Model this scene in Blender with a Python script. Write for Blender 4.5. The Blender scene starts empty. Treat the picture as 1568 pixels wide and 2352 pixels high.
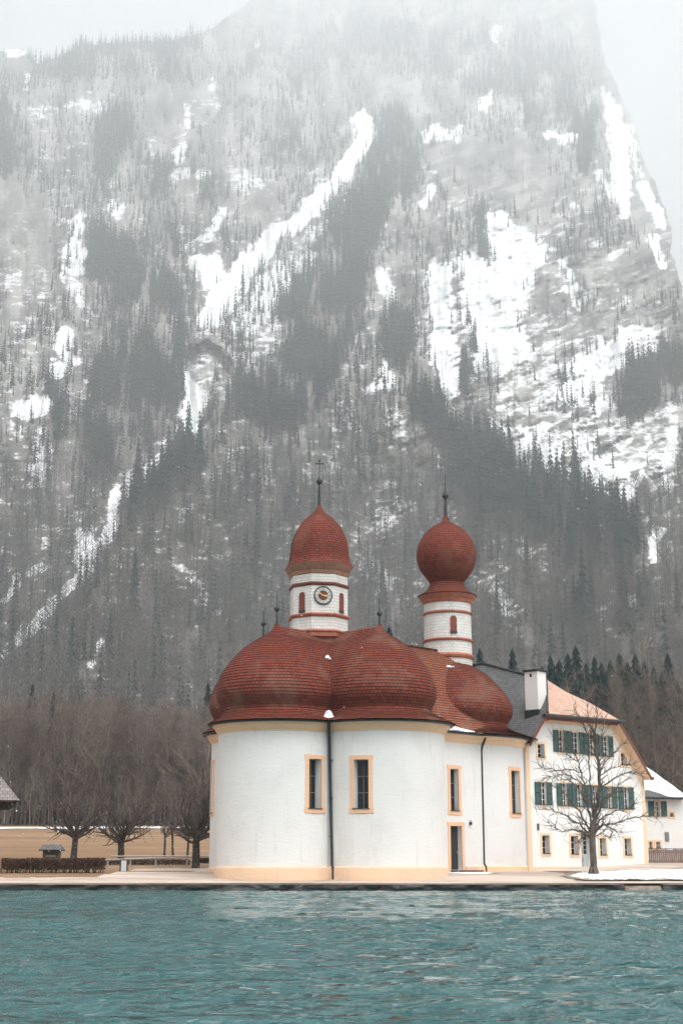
import bpy, bmesh, math, random
import numpy as np
from mathutils import Vector, Matrix, Quaternion
R = math.radians
rnd = random.Random(7)
nrg = np.random.default_rng(11)
scene = bpy.context.scene
COL = scene.collection

# ------------------------------------------------------------------ camera, sky, sun, exposure
F_PX, CX, CY = 3266.67, 784.0, 1176.0          # focal length and centre of the photograph in its own pixels
PITCH = math.atan((1995 - 1176) / F_PX)
SP, CP = math.sin(PITCH), math.cos(PITCH)
EYE = 1.18                                     # metres above the lake
cd = bpy.data.cameras.new('camera')
cd.lens = 50.0; cd.sensor_width = 36.0; cd.sensor_fit = 'AUTO'
cd.clip_start = 0.2; cd.clip_end = 60000
cam = bpy.data.objects.new('camera', cd); COL.objects.link(cam)
cam.location = (0, 0, EYE); cam.rotation_euler = (math.pi / 2 + PITCH, 0, 0)
scene.camera = cam

SUN_ELEV, SUN_AZ = R(66), R(150)               # azimuth clockwise from +Y: behind the camera, high
world = bpy.data.worlds.new('World'); scene.world = world; world.use_nodes = True
wn, wl = world.node_tree.nodes, world.node_tree.links
wn.clear()
sky = wn.new('ShaderNodeTexSky'); sky.sky_type = 'NISHITA'; sky.sun_disc = False
sky.sun_elevation = SUN_ELEV; sky.sun_rotation = SUN_AZ
sky.air_density = 1.0; sky.dust_density = 10.0; sky.ozone_density = 1.0
hsv = wn.new('ShaderNodeHueSaturation'); hsv.inputs['Saturation'].default_value = 0.0   # an overcast: the blue is gone
bg = wn.new('ShaderNodeBackground'); bg.inputs['Strength'].default_value = 0.15
wo = wn.new('ShaderNodeOutputWorld')
wl.new(sky.outputs[0], hsv.inputs['Color']); wl.new(hsv.outputs[0], bg.inputs['Color']); wl.new(bg.outputs[0], wo.inputs['Surface'])

sd = bpy.data.lights.new('sun', 'SUN'); sd.energy = .5; sd.angle = R(50); sd.color = (1.0, 0.96, 0.9)
sun = bpy.data.objects.new('sun', sd); COL.objects.link(sun)
sv = Vector((math.sin(SUN_AZ) * math.cos(SUN_ELEV), math.cos(SUN_AZ) * math.cos(SUN_ELEV), math.sin(SUN_ELEV)))
sun.rotation_euler = sv.to_track_quat('Z', 'Y').to_euler()
sun.location = (0, -20, 60)

vs = scene.view_settings
vs.view_transform = 'Standard'; vs.look = 'None'; vs.gamma = 1.0; vs.use_curve_mapping = False
vs.exposure = 1.12
scene.render.engine = 'CYCLES'
cy = scene.cycles
cy.use_denoising = True
try: cy.denoising_prefilter = 'NONE'
except Exception: pass
try: cy.denoiser = 'OPENIMAGEDENOISE'
except Exception: pass
cy.max_bounces = 9; cy.diffuse_bounces = 3; cy.glossy_bounces = 3; cy.transmission_bounces = 2
cy.transparent_max_bounces = 6; cy.volume_bounces = 6
cy.use_adaptive_sampling = True; cy.adaptive_threshold = 0.01
cy.caustics_reflective = False; cy.caustics_refractive = False

# ------------------------------------------------------------------ geometry of the view: a pixel of the photograph at a known distance is a place
def ray(x, y):
    v = (CY - y) / F_PX
    return (x - CX) / F_PX, CP - v * SP, SP + v * CP
def at(x, y, Y):
    a, b, c = ray(x, y); t = Y / b
    return Vector((a * t, Y, EYE + c * t))
def zat(y, Y): return at(CX, y, Y).z
def xat(x, Y, z=5.0): return (x - CX) / F_PX * (Y * CP + (z - EYE) * SP)
def on_plane(x, y, p0, nn):
    d = Vector(ray(x, y)); o = Vector((0, 0, EYE)); nn = Vector(nn)
    return o + d * ((Vector(p0) - o).dot(nn) / d.dot(nn))

GY = [-2000, 79.9, 80, 84, 88, 92, 98, 105, 120, 230, 260, 300, 400, 600, 1100]
GZ = [-6, -6, .36, .47, .75, .95, 1.02, 1.5, 2.2, 7.7, 8.8, 10, 18, 36, 64]
def gz(X, Y):
    z = float(np.interp(Y, GY, GZ))
    if Y > 80: z += .02 * math.sin(X * .31) * math.sin(Y * .23)
    if Y > 98 and X > 12: z += .0
    return z

# ------------------------------------------------------------------ mesh and object helpers
ORG = {}
def tag(o, label=None, cat=None, group=None, kind=None):
    if label: o['label'] = label
    if cat: o['category'] = cat
    if group: o['group'] = group
    if kind: o['kind'] = kind
    return o
def empty(name, loc, label=None, cat=None, group=None):
    o = bpy.data.objects.new(name, None); COL.objects.link(o)
    o.empty_display_size = .3
    o.location = loc; ORG[o] = Vector(loc)
    return tag(o, label, cat, group)
class MB:
    def __init__(s): s.v = []; s.f = []; s.uv = []; s.mi = []
    def vert(s, p): s.v.append(tuple(p)); return len(s.v) - 1
    def face(s, idx, uv=None, mi=0):
        s.f.append(tuple(idx)); s.uv.append(uv); s.mi.append(mi)
    def poly(s, pts, uv=None, mi=0):
        i = len(s.v); s.v.extend(tuple(p) for p in pts)
        s.face(range(i, i + len(pts)), uv, mi)
    def box(s, a, b, M=None, mi=0):
        x0, y0, z0 = a; x1, y1, z1 = b
        c = [(x0,y0,z0),(x1,y0,z0),(x1,y1,z0),(x0,y1,z0),(x0,y0,z1),(x1,y0,z1),(x1,y1,z1),(x0,y1,z1)]
        if M is not None: c = [M @ Vector(p) for p in c]
        i = len(s.v); s.v.extend(tuple(p) for p in c)
        for q in ((0,3,2,1),(4,5,6,7),(0,1,5,4),(1,2,6,5),(2,3,7,6),(3,0,4,7)): s.face([i + k for k in q], None, mi)
    def prism(s, pts, off, mi=0):
        pts = [Vector(p) for p in pts]; off = Vector(off); n = len(pts)
        i = len(s.v); s.v.extend(tuple(p) for p in pts); s.v.extend(tuple(p + off) for p in pts)
        s.face(range(i, i + n), None, mi); s.face([i + n + k for k in reversed(range(n))], None, mi)
        for k in range(n): s.face((i + k, i + (k + 1) % n, i + n + (k + 1) % n, i + n + k), None, mi)
    def tube(s, pts, rad, n=6, cap=True, mi=0):
        pts = [Vector(p) for p in pts]
        if not hasattr(rad, '__len__'): rad = [rad] * len(pts)
        rings = []
        up = Vector((0.13, 0.97, 0.2))
        for k, p in enumerate(pts):
            d = (pts[min(k + 1, len(pts) - 1)] - pts[max(k - 1, 0)])
            if d.length < 1e-9: d = Vector((0, 0, 1))
            d.normalize()
            a = d.cross(up)
            if a.length < .05: a = d.cross(Vector((1, 0, 0)))
            a.normalize(); b = d.cross(a)
            i = len(s.v)
            for j in range(n):
                t = 2 * math.pi * j / n
                s.v.append(tuple(p + (a * math.cos(t) + b * math.sin(t)) * rad[k]))
            rings.append(i)
        for k in range(len(pts) - 1):
            for j in range(n):
                q = (j + 1) % n
                s.face((rings[k] + j, rings[k] + q, rings[k + 1] + q, rings[k + 1] + j), None, mi)
        if cap:
            s.face([rings[0] + j for j in reversed(range(n))], None, mi); s.face([rings[-1] + j for j in range(n)], None, mi)
    def revolve(s, c, prof, n=16, mi=0):
        path = [((c[0], c[1]), (math.sin(2*math.pi*k/n), -math.cos(2*math.pi*k/n)), k * .3) for k in range(n + 1)]
        s.sweep(path, prof, mi=mi)
    def sweep(s, path, prof, mi=0, shear=None):
        """path: ((bx,by),(nx,ny),u); prof: (r,z[,v]); a skin of rings"""
        i0 = len(s.v); m = len(prof); vl = 0; vv = []
        for k, p in enumerate(prof):
            if len(p) > 2: vl = p[2]
            elif k: vl += math.hypot(p[0] - prof[k-1][0], p[1] - prof[k-1][1])
            vv.append(vl)
        for (b, nn, u) in path:
            for p in prof:
                sx, sy = shear(p[1]) if shear else (0, 0)
                s.v.append((b[0] + nn[0] * p[0] + sx, b[1] + nn[1] * p[0] + sy, p[1]))
        for a in range(len(path) - 1):
            for k in range(m - 1):
                q = (i0 + a*m + k, i0 + (a+1)*m + k, i0 + (a+1)*m + k+1, i0 + a*m + k+1)
                u0, u1 = path[a][2], path[a+1][2]
                s.face(q, ((u0, vv[k]), (u1, vv[k]), (u1, vv[k+1]), (u0, vv[k+1])), mi)
    def build(s, name, mats, parent=None, smooth=False, angle=38, label=None):
        me = bpy.data.meshes.new(name)
        base = ORG.get(parent, Vector((0, 0, 0)))
        me.from_pydata([(x - base.x, y - base.y, z - base.z) for x, y, z in s.v], [], s.f)
        if any(u is not None for u in s.uv):
            ul = me.uv_layers.new(name='UVMap'); flat = []
            for f, u in zip(s.f, s.uv):
                for k in range(len(f)): flat.extend(u[k] if u is not None else (0, 0))
            ul.data.foreach_set('uv', flat)
        if not isinstance(mats, (list, tuple)): mats = [mats]
        for m in mats: me.materials.append(m)
        if len(mats) > 1: me.polygons.foreach_set('material_index', s.mi)
        if smooth:
            me.polygons.foreach_set('use_smooth', [True] * len(s.f))
            me.set_sharp_from_angle(angle=R(angle))
        me.validate(); me.update()
        o = bpy.data.objects.new(name, me); COL.objects.link(o)
        if parent is not None: o.parent = parent
        ORG[o] = base
        if label: o['label'] = label
        return o
def np_mesh(name, V, Fc, mat, parent=None, smooth=False, attrs=None):
    """V (n,3), Fc (m,k): a large mesh straight from arrays"""
    me = bpy.data.meshes.new(name); k = Fc.shape[1]
    me.vertices.add(len(V)); me.vertices.foreach_set('co', np.ascontiguousarray(V, dtype=np.float32).ravel())
    me.loops.add(Fc.size); me.loops.foreach_set('vertex_index', Fc.astype(np.int32).ravel())
    me.polygons.add(len(Fc))
    me.polygons.foreach_set('loop_start', np.arange(0, Fc.size, k, dtype=np.int32))
    if smooth: me.polygons.foreach_set('use_smooth', np.ones(len(Fc), dtype=bool))
    for nm, arr in (attrs or {}).items():
        a = me.attributes.new(nm, 'FLOAT', 'POINT'); a.data.foreach_set('value', arr.astype(np.float32).ravel())
    me.update(calc_edges=True)
    if mat: me.materials.append(mat)
    o = bpy.data.objects.new(name, me); COL.objects.link(o)
    if parent is not None: o.parent = parent
    ORG[o] = Vector((0, 0, 0))
    return o

# ------------------------------------------------------------------ noise
def _hash(ix, iy, seed):
    h = (ix.astype(np.int64) * 374761393 + iy.astype(np.int64) * 668265263 + seed * 974711) & 0x7fffffff
    h = ((h ^ (h >> 13)) * 1274126177) & 0x7fffffff
    return ((h ^ (h >> 16)) & 0xffff) / 65535.0
def vnoise(x, y, seed=0):
    ix, iy = np.floor(x), np.floor(y); fx, fy = x - ix, y - iy
    fx = fx*fx*fx*(fx*(fx*6-15)+10); fy = fy*fy*fy*(fy*(fy*6-15)+10)
    a, b = _hash(ix, iy, seed), _hash(ix+1, iy, seed); c, d = _hash(ix, iy+1, seed), _hash(ix+1, iy+1, seed)
    return (a*(1-fx)+b*fx)*(1-fy) + (c*(1-fx)+d*fx)*fy
def fbm(x, y, o=4, seed=0, g=.5):
    s, a, n = 0, 1, 0
    for k in range(o):
        s = s + a * vnoise(x * 2**k + 17.3*k, y * 2**k + 5.1*k, seed + k); n += a; a *= g
    return s / n
def ridged(x, y, o=4, seed=0):
    s, a, n = 0, 1, 0
    for k in range(o):
        s = s + a * (1 - np.abs(2*vnoise(x * 2**k + 3.3*k, y * 2**k + 9.7*k, seed + k) - 1)); n += a; a *= .5
    return s / n
def sstep(a, b, x):
    t = np.clip((x - a) / (b - a), 0, 1); return t*t*(3-2*t)

# ------------------------------------------------------------------ materials
def new_mat(name):
    m = bpy.data.materials.new(name); m.use_nodes = True
    nt = m.node_tree; p = nt.nodes['Principled BSDF']
    return m, nt, p
def N(nt, t, **kw):
    n = nt.nodes.new(t)
    for k, v in kw.items():
        if k in n.inputs: n.inputs[k].default_value = v
        else: setattr(n, k, v)
    return n
def mixc(nt, fac, a, b, typ='MIX'):
    m = nt.nodes.new('ShaderNodeMix'); m.data_type = 'RGBA'; m.blend_type = typ
    for s, v in ((m.inputs[0], fac), (m.inputs[6], a), (m.inputs[7], b)):
        if hasattr(v, 'is_output'): nt.links.new(v, s)
        elif isinstance(v, (int, float)): s.default_value = v
        else: s.default_value = (*v, 1) if len(v) == 3 else v
    return m.outputs[2]
def math_n(nt, op, a, b=None, clamp=False):
    m = nt.nodes.new('ShaderNodeMath'); m.operation = op; m.use_clamp = clamp
    for s, v in ((m.inputs[0], a), (m.inputs[1], b)):
        if v is None: continue
        if hasattr(v, 'is_output'): nt.links.new(v, s)
        else: s.default_value = v
    return m.outputs[0]
def ramp(nt, v, a, b):
    m = nt.nodes.new('ShaderNodeMapRange'); m.interpolation_type = 'SMOOTHSTEP'
    nt.links.new(v, m.inputs[0]); m.inputs[1].default_value = a; m.inputs[2].default_value = b
    return m.outputs[0]
def coords(nt, kind='Object', scale=(1, 1, 1)):
    tc = nt.nodes.new('ShaderNodeTexCoord'); mp = nt.nodes.new('ShaderNodeMapping')
    mp.inputs['Scale'].default_value = scale
    nt.links.new(tc.outputs[kind], mp.inputs['Vector']); return mp.outputs[0]
def noise(nt, vec, scale, detail=4, rough=.55, dist=0):
    n = N(nt, 'ShaderNodeTexNoise'); n.inputs['Scale'].default_value = scale; n.inputs['Detail'].default_value = detail
    n.inputs['Roughness'].default_value = rough; n.inputs['Distortion'].default_value = dist
    nt.links.new(vec, n.inputs['Vector']); return n.outputs['Fac']
def bump(nt, p, h, strength=.3, dist=.02):
    b = nt.nodes.new('ShaderNodeBump'); b.inputs['Strength'].default_value = strength; b.inputs['Distance'].default_value = dist
    nt.links.new(h, b.inputs['Height']); nt.links.new(b.outputs[0], p.inputs['Normal'])
def simple(name, c1, c2=None, scale=3.0, rough=.75, bmp=0, bscale=None, lo=.35, hi=.65, stretch=(1, 1, 1), metal=0, spec=.5, detail=5):
    m, nt, p = new_mat(name)
    p.inputs['Roughness'].default_value = rough; p.inputs['Metallic'].default_value = metal
    p.inputs['Specular IOR Level'].default_value = spec
    if c2 is None: p.inputs['Base Color'].default_value = (*c1, 1)
    else:
        v = coords(nt, 'Object', stretch); n = noise(nt, v, scale, detail)
        nt.links.new(mixc(nt, ramp(nt, n, lo, hi), c1, c2), p.inputs['Base Color'])
    if bmp:
        v = coords(nt, 'Object', stretch); bump(nt, p, noise(nt, v, bscale or scale * 4, 5), .5, bmp)
    return m
def shingles(name, c1, c2, mortar, bw, rh, ms=.012, patch=None, pamt=.5, rough=.6, bdist=.015, spec=.5, pscale=.35):
    m, nt, p = new_mat(name)
    tc = nt.nodes.new('ShaderNodeTexCoord')
    br = nt.nodes.new('ShaderNodeTexBrick'); br.offset = .5; br.squash = 1
    nt.links.new(tc.outputs['UV'], br.inputs['Vector'])
    br.inputs['Color1'].default_value = (*c1, 1); br.inputs['Color2'].default_value = (*c2, 1); br.inputs['Mortar'].default_value = (*mortar, 1)
    br.inputs['Scale'].default_value = 1; br.inputs['Brick Width'].default_value = bw; br.inputs['Row Height'].default_value = rh
    br.inputs['Mortar Size'].default_value = ms; br.inputs['Mortar Smooth'].default_value = .3; br.inputs['Bias'].default_value = 0
    col = br.outputs['Color']
    ov = coords(nt, 'Object')
    f = noise(nt, ov, 2.2, 6, .65)
    col = mixc(nt, math_n(nt, 'MULTIPLY', ramp(nt, f, .42, .7), .5), col, tuple(k * .62 for k in c1))
    if patch:
        g = noise(nt, ov, pscale, 4, .6, .4)
        col = mixc(nt, math_n(nt, 'MULTIPLY', ramp(nt, g, .5, .72), pamt), col, patch)
    nt.links.new(col, p.inputs['Base Color'])
    p.inputs['Roughness'].default_value = rough; p.inputs['Specular IOR Level'].default_value = spec
    b = nt.nodes.new('ShaderNodeBump'); b.inputs['Strength'].default_value = .6; b.inputs['Distance'].default_value = bdist
    inv = math_n(nt, 'SUBTRACT', 1.0, br.outputs['Fac'])
    h = math_n(nt, 'ADD', inv, math_n(nt, 'MULTIPLY', noise(nt, ov, 9, 4), .5))
    nt.links.new(h, b.inputs['Height']); nt.links.new(b.outputs[0], p.inputs['Normal'])
    return m

M = {}
def mk_plaster(name, c, dirt):
    m, nt, p = new_mat(name)
    v = coords(nt); n1 = noise(nt, v, .55, 5, .6); n2 = noise(nt, coords(nt, 'Object', (1, 1, 3.2)), 2.6, 5, .6)
    col = mixc(nt, math_n(nt, 'MULTIPLY', ramp(nt, n1, .45, .75), .35), c, dirt)
    col = mixc(nt, math_n(nt, 'MULTIPLY', ramp(nt, n2, .55, .75), .18), col, dirt)
    n3 = noise(nt, coords(nt, 'Object', (1.6, 1.6, .16)), 1.5, 5, .65, .3)
    col = mixc(nt, math_n(nt, 'MULTIPLY', ramp(nt, n3, .54, .74), .30), col, tuple(k_ * .78 for k_ in dirt))
    nt.links.new(col, p.inputs['Base Color']); p.inputs['Roughness'].default_value = .9; p.inputs['Specular IOR Level'].default_value = .2
    bump(nt, p, noise(nt, coords(nt, 'Object', (1, 1, 2.4)), 3.5, 5, .6), .5, .035)
    return m
M['plaster'] = mk_plaster('white_plaster', (.73, .72, .70), (.58, .565, .54))
M['plaster2'] = mk_plaster('house_plaster', (.75, .735, .71), (.62, .60, .57))
M['peach'] = mk_plaster('peach_paint', (.80, .49, .315), (.70, .41, .27))
M['base'] = mk_plaster('peach_base_paint', (.71, .495, .345), (.52, .355, .25))
M['peachpale'] = mk_plaster('pale_peach_paint', (.79, .565, .38), (.70, .48, .31))
M['reveal'] = mk_plaster('reveal_plaster', (.62, .60, .58), (.55, .53, .5))
M['red'] = shingles('red_shingles', (.218, .054, .034), (.138, .033, .022), (.030, .010, .008), .26, .2, .019, (.205, .115, .08), .65, .75, spec=.12)
M['redbrown'] = shingles('brown_red_shingles', (.29, .105, .062), (.22, .072, .044), (.04, .016, .012), .26, .2, .022, (.29, .17, .11), .5, .75, spec=.12)
M['redfine'] = shingles('red_tower_shingles', (.238, .062, .040), (.155, .038, .026), (.034, .012, .010), .22, .17, .018, (.24, .11, .075), .45, .75, spec=.12)
M['whitesh'] = shingles('white_shingles', (.80, .785, .75), (.72, .70, .665), (.22, .20, .18), .2, .2, .010, (.62, .60, .56), .35, .7, spec=.2)
M['grey'] = shingles('grey_wood_shingles', (.15, .15, .15), (.09, .092, .095), (.02, .02, .02), .24, .22, .02, (.16, .15, .14), .4, .8)
M['orange'] = shingles('fresh_wood_shingles', (.62, .40, .30), (.49, .30, .22), (.28, .16, .12), .22, .2, .014, (.64, .47, .38), .4, .8)
M['paleshingle'] = shingles('weathered_shingles', (.27, .235, .225), (.17, .14, .135), (.05, .04, .04), .3, .26, .02, (.32, .27, .26), .4, .85)
M['terra'] = simple('terracotta_paint', (.42, .145, .085), (.33, .105, .065), 3, .6)
M['tan'] = simple('tan_paint', (.36, .20, .13), (.30, .15, .095), 3, .7)
M['louvre'] = simple('red_louvre_paint', (.22, .042, .025), (.17, .033, .02), 6, .6)
M['darkmetal'] = simple('dark_green_metal', (.016, .026, .026), (.03, .045, .044), 5, .5)
M['gutter'] = simple('dark_gutter_metal', (.015, .020, .024), (.028, .034, .038), 3, .5)
M['glass'] = simple('dark_window_glass', (.012, .015, .018), None, rough=.12)
M['muntin'] = simple('grey_window_bars', (.22, .22, .21), None, rough=.6)
M['whitewood'] = simple('white_window_bars', (.75, .74, .72), None, rough=.6)
M['shutter'] = simple('green_shutter_paint', (.016, .062, .058), (.024, .08, .075), 6, .55)
M['doorwood'] = simple('dark_door_wood', (.02, .022, .024), (.035, .035, .035), 5, .6, stretch=(4, 4, .5))
M['paledoor'] = simple('pale_blue_door_paint', (.42, .47, .47), (.36, .41, .41), 3, .6)
M['fascia'] = simple('dark_red_board', (.20, .055, .035), (.15, .04, .028), 4, .65, stretch=(1, 1, 4))
M['gold'] = simple('gold_leaf', (.9, .62, .18), None, rough=.3, metal=1)
M['black'] = simple('black_paint', (.012, .011, .011), None, rough=.5)
M['clockwhite'] = simple('clock_white_paint', (.62, .60, .56), None, rough=.5)
M['clockred'] = simple('clock_red_paint', (.11, .018, .010), (.30, .13, .03), 9, .5, lo=.52, hi=.66)
M['stonestep'] = simple('step_stone', (.40, .34, .29), (.22, .18, .15), 3, .85, .03)
M['redstone'] = simple('red_marble_step', (.16, .075, .06), (.11, .05, .045), 4, .6)
M['wood'] = simple('weathered_dark_wood', (.055, .045, .04), (.10, .085, .075), 4, .8, .01, stretch=(6, 6, .6))
M['palewood'] = simple('pale_rail_wood', (.42, .38, .34), (.30, .27, .24), 5, .8, stretch=(.6, 5, 5))
M['fencewood'] = simple('reddish_fence_wood', (.17, .105, .085), (.23, .17, .15), 3, .8, stretch=(3, 3, .5))
M['board'] = simple('white_board', (.66, .66, .66), (.6, .6, .6), 2, .5)
M['bark'] = simple('dark_bark', (.060, .044, .036), (.125, .098, .082), 5, .9, .03, stretch=(1, 1, .35))
M['limebark'] = simple('lichen_bark', (.035, .028, .025), (.20, .19, .18), 6, .9, .03, lo=.52, hi=.68)
M['twig'] = simple('twig_bark', (.050, .037, .031), (.085, .062, .052), .5, .9)
M['hedgeleaf'] = simple('brown_hedge_leaves', (.055, .028, .018), (.10, .05, .03), 3, .9)
M['hedgetwig'] = simple('hedge_twigs', (.04, .032, .026), (.07, .055, .045), 3, .9)
def tree_mat(name, cols, spec=.1):
    m, nt, p = new_mat(name)
    oi = nt.nodes.new('ShaderNodeObjectInfo')
    v = coords(nt); n = noise(nt, v, .6, 3)
    c = mixc(nt, oi.outputs['Random'], cols[0], cols[1])
    c = mixc(nt, ramp(nt, n, .35, .65), c, cols[2])
    nt.links.new(c, p.inputs['Base Color']); p.inputs['Roughness'].default_value = .95; p.inputs['Specular IOR Level'].default_value = spec
    return m
M['spruce'] = tree_mat('spruce_needles', ((.011, .029, .029), (.021, .042, .040), (.008, .021, .022)))
M['woodtree'] = tree_mat('bare_wood_bark', ((.085, .072, .063), (.29, .225, .195), (.135, .112, .098)))
M['slopetree'] = tree_mat('grey_slope_bark', ((.11, .105, .10), (.11, .105, .10), (.075, .074, .072)))
def snow_mat(name, spec=.3):
    m, nt, p = new_mat(name)
    v = coords(nt); n = noise(nt, v, 1.2, 4)
    nt.links.new(mixc(nt, n, (.86, .87, .88), (.78, .79, .81)), p.inputs['Base Color']); p.inputs['Roughness'].default_value = .8
    bump(nt, p, noise(nt, v, 6, 4), .5, .03)
    return m
M['snow'] = snow_mat('snow')
# snow that lies thin over brown grass: the noise opens it
m, nt, p = new_mat('patchy_snow'); v = coords(nt)
at_ = nt.nodes.new('ShaderNodeAttribute'); at_.attribute_name = 'cover'
k = math_n(nt, 'ADD', math_n(nt, 'MULTIPLY', noise(nt, coords(nt, 'Object', (1, .35, 1)), 2.4, 6, .7), 1.2), at_.outputs['Fac'])
nt.links.new(mixc(nt, ramp(nt, k, .95, 1.12), mixc(nt, noise(nt, v, 1.5, 5), (.17, .12, .085), (.30, .25, .20)), (.85, .86, .87)), p.inputs['Base Color'])
p.inputs['Roughness'].default_value = .85; bump(nt, p, noise(nt, v, 4, 5), .6, .05); M['thinsnow'] = m
# ground: winter grass
m, nt, p = new_mat('winter_grass'); v = coords(nt, 'Object', (.35, 1, 1))
n1 = noise(nt, v, .12, 5, .6); n2 = noise(nt, v, 1.2, 6, .7)
c = mixc(nt, ramp(nt, n1, .3, .7), (.19, .115, .066), (.345, .228, .14)); c = mixc(nt, math_n(nt, 'MULTIPLY', ramp(nt, n2, .4, .7), .85), c, (.165, .10, .062))
nt.links.new(c, p.inputs['Base Color']); p.inputs['Roughness'].default_value = .95; p.inputs['Specular IOR Level'].default_value = .1
bump(nt, p, n2, .6, .08); M['grass'] = m
m, nt, p = new_mat('forest_floor'); v = coords(nt)
nt.links.new(mixc(nt, noise(nt, v, .3, 5), (.05, .036, .028), (.10, .07, .05)), p.inputs['Base Color']); p.inputs['Roughness'].default_value = .95; M['floor'] = m
# path: pale gravel, damp patches
m, nt, p = new_mat('pale_gravel'); v = coords(nt, 'Object', (.3, 1, 1))
n1 = noise(nt, v, .5, 5, .65, .6); n2 = noise(nt, coords(nt), 14, 4, .7)
c = mixc(nt, ramp(nt, n1, .38, .62), (.57, .465, .39), (.36, .285, .235)); c = mixc(nt, math_n(nt, 'MULTIPLY', n2, .35), c, (.30, .245, .205))
nt.links.new(c, p.inputs['Base Color']); p.inputs['Roughness'].default_value = .9; bump(nt, p, n2, .4, .01); M['gravel'] = m
# quay stone: wet, dark, lighter at its top edge
m, nt, p = new_mat('wet_quay_stone'); v = coords(nt)
vo = nt.nodes.new('ShaderNodeTexVoronoi'); vo.inputs['Scale'].default_value = 2.0
nt.links.new(coords(nt, 'Object', (1, 1, 2.2)), vo.inputs['Vector'])
n1 = noise(nt, v, 5, 5, .7)
c = mixc(nt, ramp(nt, n1, .4, .7), (.003, .004, .005), (.020, .022, .022)); c = mixc(nt, math_n(nt, 'MULTIPLY', vo.outputs['Color'], .35), c, (.018, .021, .022))
nt.links.new(c, p.inputs['Base Color']); p.inputs['Roughness'].default_value = .45
bump(nt, p, math_n(nt, 'ADD', vo.outputs['Distance'], n1), .8, .06); M['quay'] = m
M['coping'] = simple('coping_stone', (.36, .30, .26), (.20, .17, .145), 1.5, .85, .02)
# lake
m, nt, p = new_mat('lake_water')
p.inputs['Base Color'].default_value = (.034, .098, .100, 1); p.inputs['Roughness'].default_value = .05; p.inputs['IOR'].default_value = 1.33
h1 = noise(nt, coords(nt, 'Object', (.38, 1, 1)), 4.2, 3, .6, .5); h2 = noise(nt, coords(nt, 'Object', (.36, 1, 1)), 1.2, 3, .6, .4)
bump(nt, p, math_n(nt, 'ADD', math_n(nt, 'MULTIPLY', h1, .45), h2), 1.0, .75); M['water'] = m
# mountain: rock with snow lying where the survey says it lies, broken up by ledges
m, nt, p = new_mat('mountain_rock_and_snow')
a1 = nt.nodes.new('ShaderNodeAttribute'); a1.attribute_name = 'snow'
a2 = nt.nodes.new('ShaderNodeAttribute'); a2.attribute_name = 'litter'
geo = nt.nodes.new('ShaderNodeNewGeometry'); sx = nt.nodes.new('ShaderNodeSeparateXYZ'); nt.links.new(geo.outputs['Normal'], sx.inputs[0])
f1 = noise(nt, coords(nt, 'Object', (.5, .5, 1.3)), .12, 5, .68, .6)
f2 = noise(nt, coords(nt, 'Object', (.6, .6, 1.2)), .022, 5, .62, .8)
k = math_n(nt, 'ADD', math_n(nt, 'MULTIPLY', math_n(nt, 'SUBTRACT', f1, .5), .75), math_n(nt, 'MULTIPLY', math_n(nt, 'SUBTRACT', f2, .5), .35))
k = math_n(nt, 'ADD', k, a1.outputs['Fac'])
k = math_n(nt, 'ADD', k, math_n(nt, 'MULTIPLY', math_n(nt, 'SUBTRACT', sx.outputs['Z'], .62), .30))
sm = ramp(nt, k, .37, .62)
a3 = nt.nodes.new('ShaderNodeAttribute'); a3.attribute_name = 'tone'
r1 = noise(nt, coords(nt, 'Object', (1, 1, .4)), .038, 6, .7, 1.0)
rt = math_n(nt, 'ADD', math_n(nt, 'MULTIPLY', r1, .5), math_n(nt, 'MULTIPLY', a3.outputs['Fac'], .75))
rock = mixc(nt, ramp(nt, rt, .30, .58), (.050, .050, .050), (.20, .19, .18)); rock = mixc(nt, ramp(nt, rt, .58, .85), rock, (.40, .385, .36))
rock = mixc(nt, math_n(nt, 'MULTIPLY', a2.outputs['Fac'], .85), rock, mixc(nt, r1, (.055, .050, .046), (.125, .108, .095)))
nt.links.new(mixc(nt, sm, rock, (.88, .885, .89)), p.inputs['Base Color'])
p.inputs['Roughness'].default_value = .95; p.inputs['Specular IOR Level'].default_value = .1
bump(nt, p, math_n(nt, 'ADD', f1, r1), .9, 6.5); M['mountain'] = m

# ================================================================== THE SETTING
# ---- lake
xa = np.concatenate([[-3000, -800, -250, -100], np.arange(-60, -16, .5), np.arange(-16, 16, .075), np.arange(16, 60.1, .5), [100, 250, 800, 3000]])
ya = np.concatenate([[-1500, -400, -100, -30, 0, 5], np.arange(8, 34, .06), np.arange(34, 80.3, .3)])
GX_, GY_ = np.meshgrid(xa, ya)
amp = sstep(6, 9, GY_) * (1 - sstep(74, 80, GY_) * .35) * (1 - sstep(45, 60, np.abs(GX_)))
wx = GX_ + .3 * fbm(GX_ * .4, GY_ * .4, 2, 3) + .25 * GY_; wy = GY_ + .10 * GX_ + .25 * fbm(GX_ * .3, GY_ * .5, 2, 5)
hz_ = (ridged(wx * .34, wy * 1.15, 3, 21) - .5) * .125 + (fbm(wx * .14, wy * .38, 2, 31) - .5) * .13 + (fbm(wx * .85, wy * 2.4, 3, 41) - .5) * .13 + (ridged(wx * .95, wy * 3.3, 2, 47) - .5) * .055
gust = .55 + .75 * fbm(GX_ * .06, GY_ * .09, 3, 51)
hz_ = hz_ * amp * gust
ny_, nx_ = GX_.shape
idx = np.arange(ny_ * nx_).reshape(ny_, nx_)
Fq = np.stack([idx[:-1, :-1], idx[:-1, 1:], idx[1:, 1:], idx[1:, :-1]], -1).reshape(-1, 4)
water = np_mesh('water', np.stack([GX_, GY_, hz_], -1).reshape(-1, 3), Fq, M['water'], smooth=True)
tag(water, 'teal rippled lake water in front of the stone quay', 'lake', kind='structure')

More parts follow.
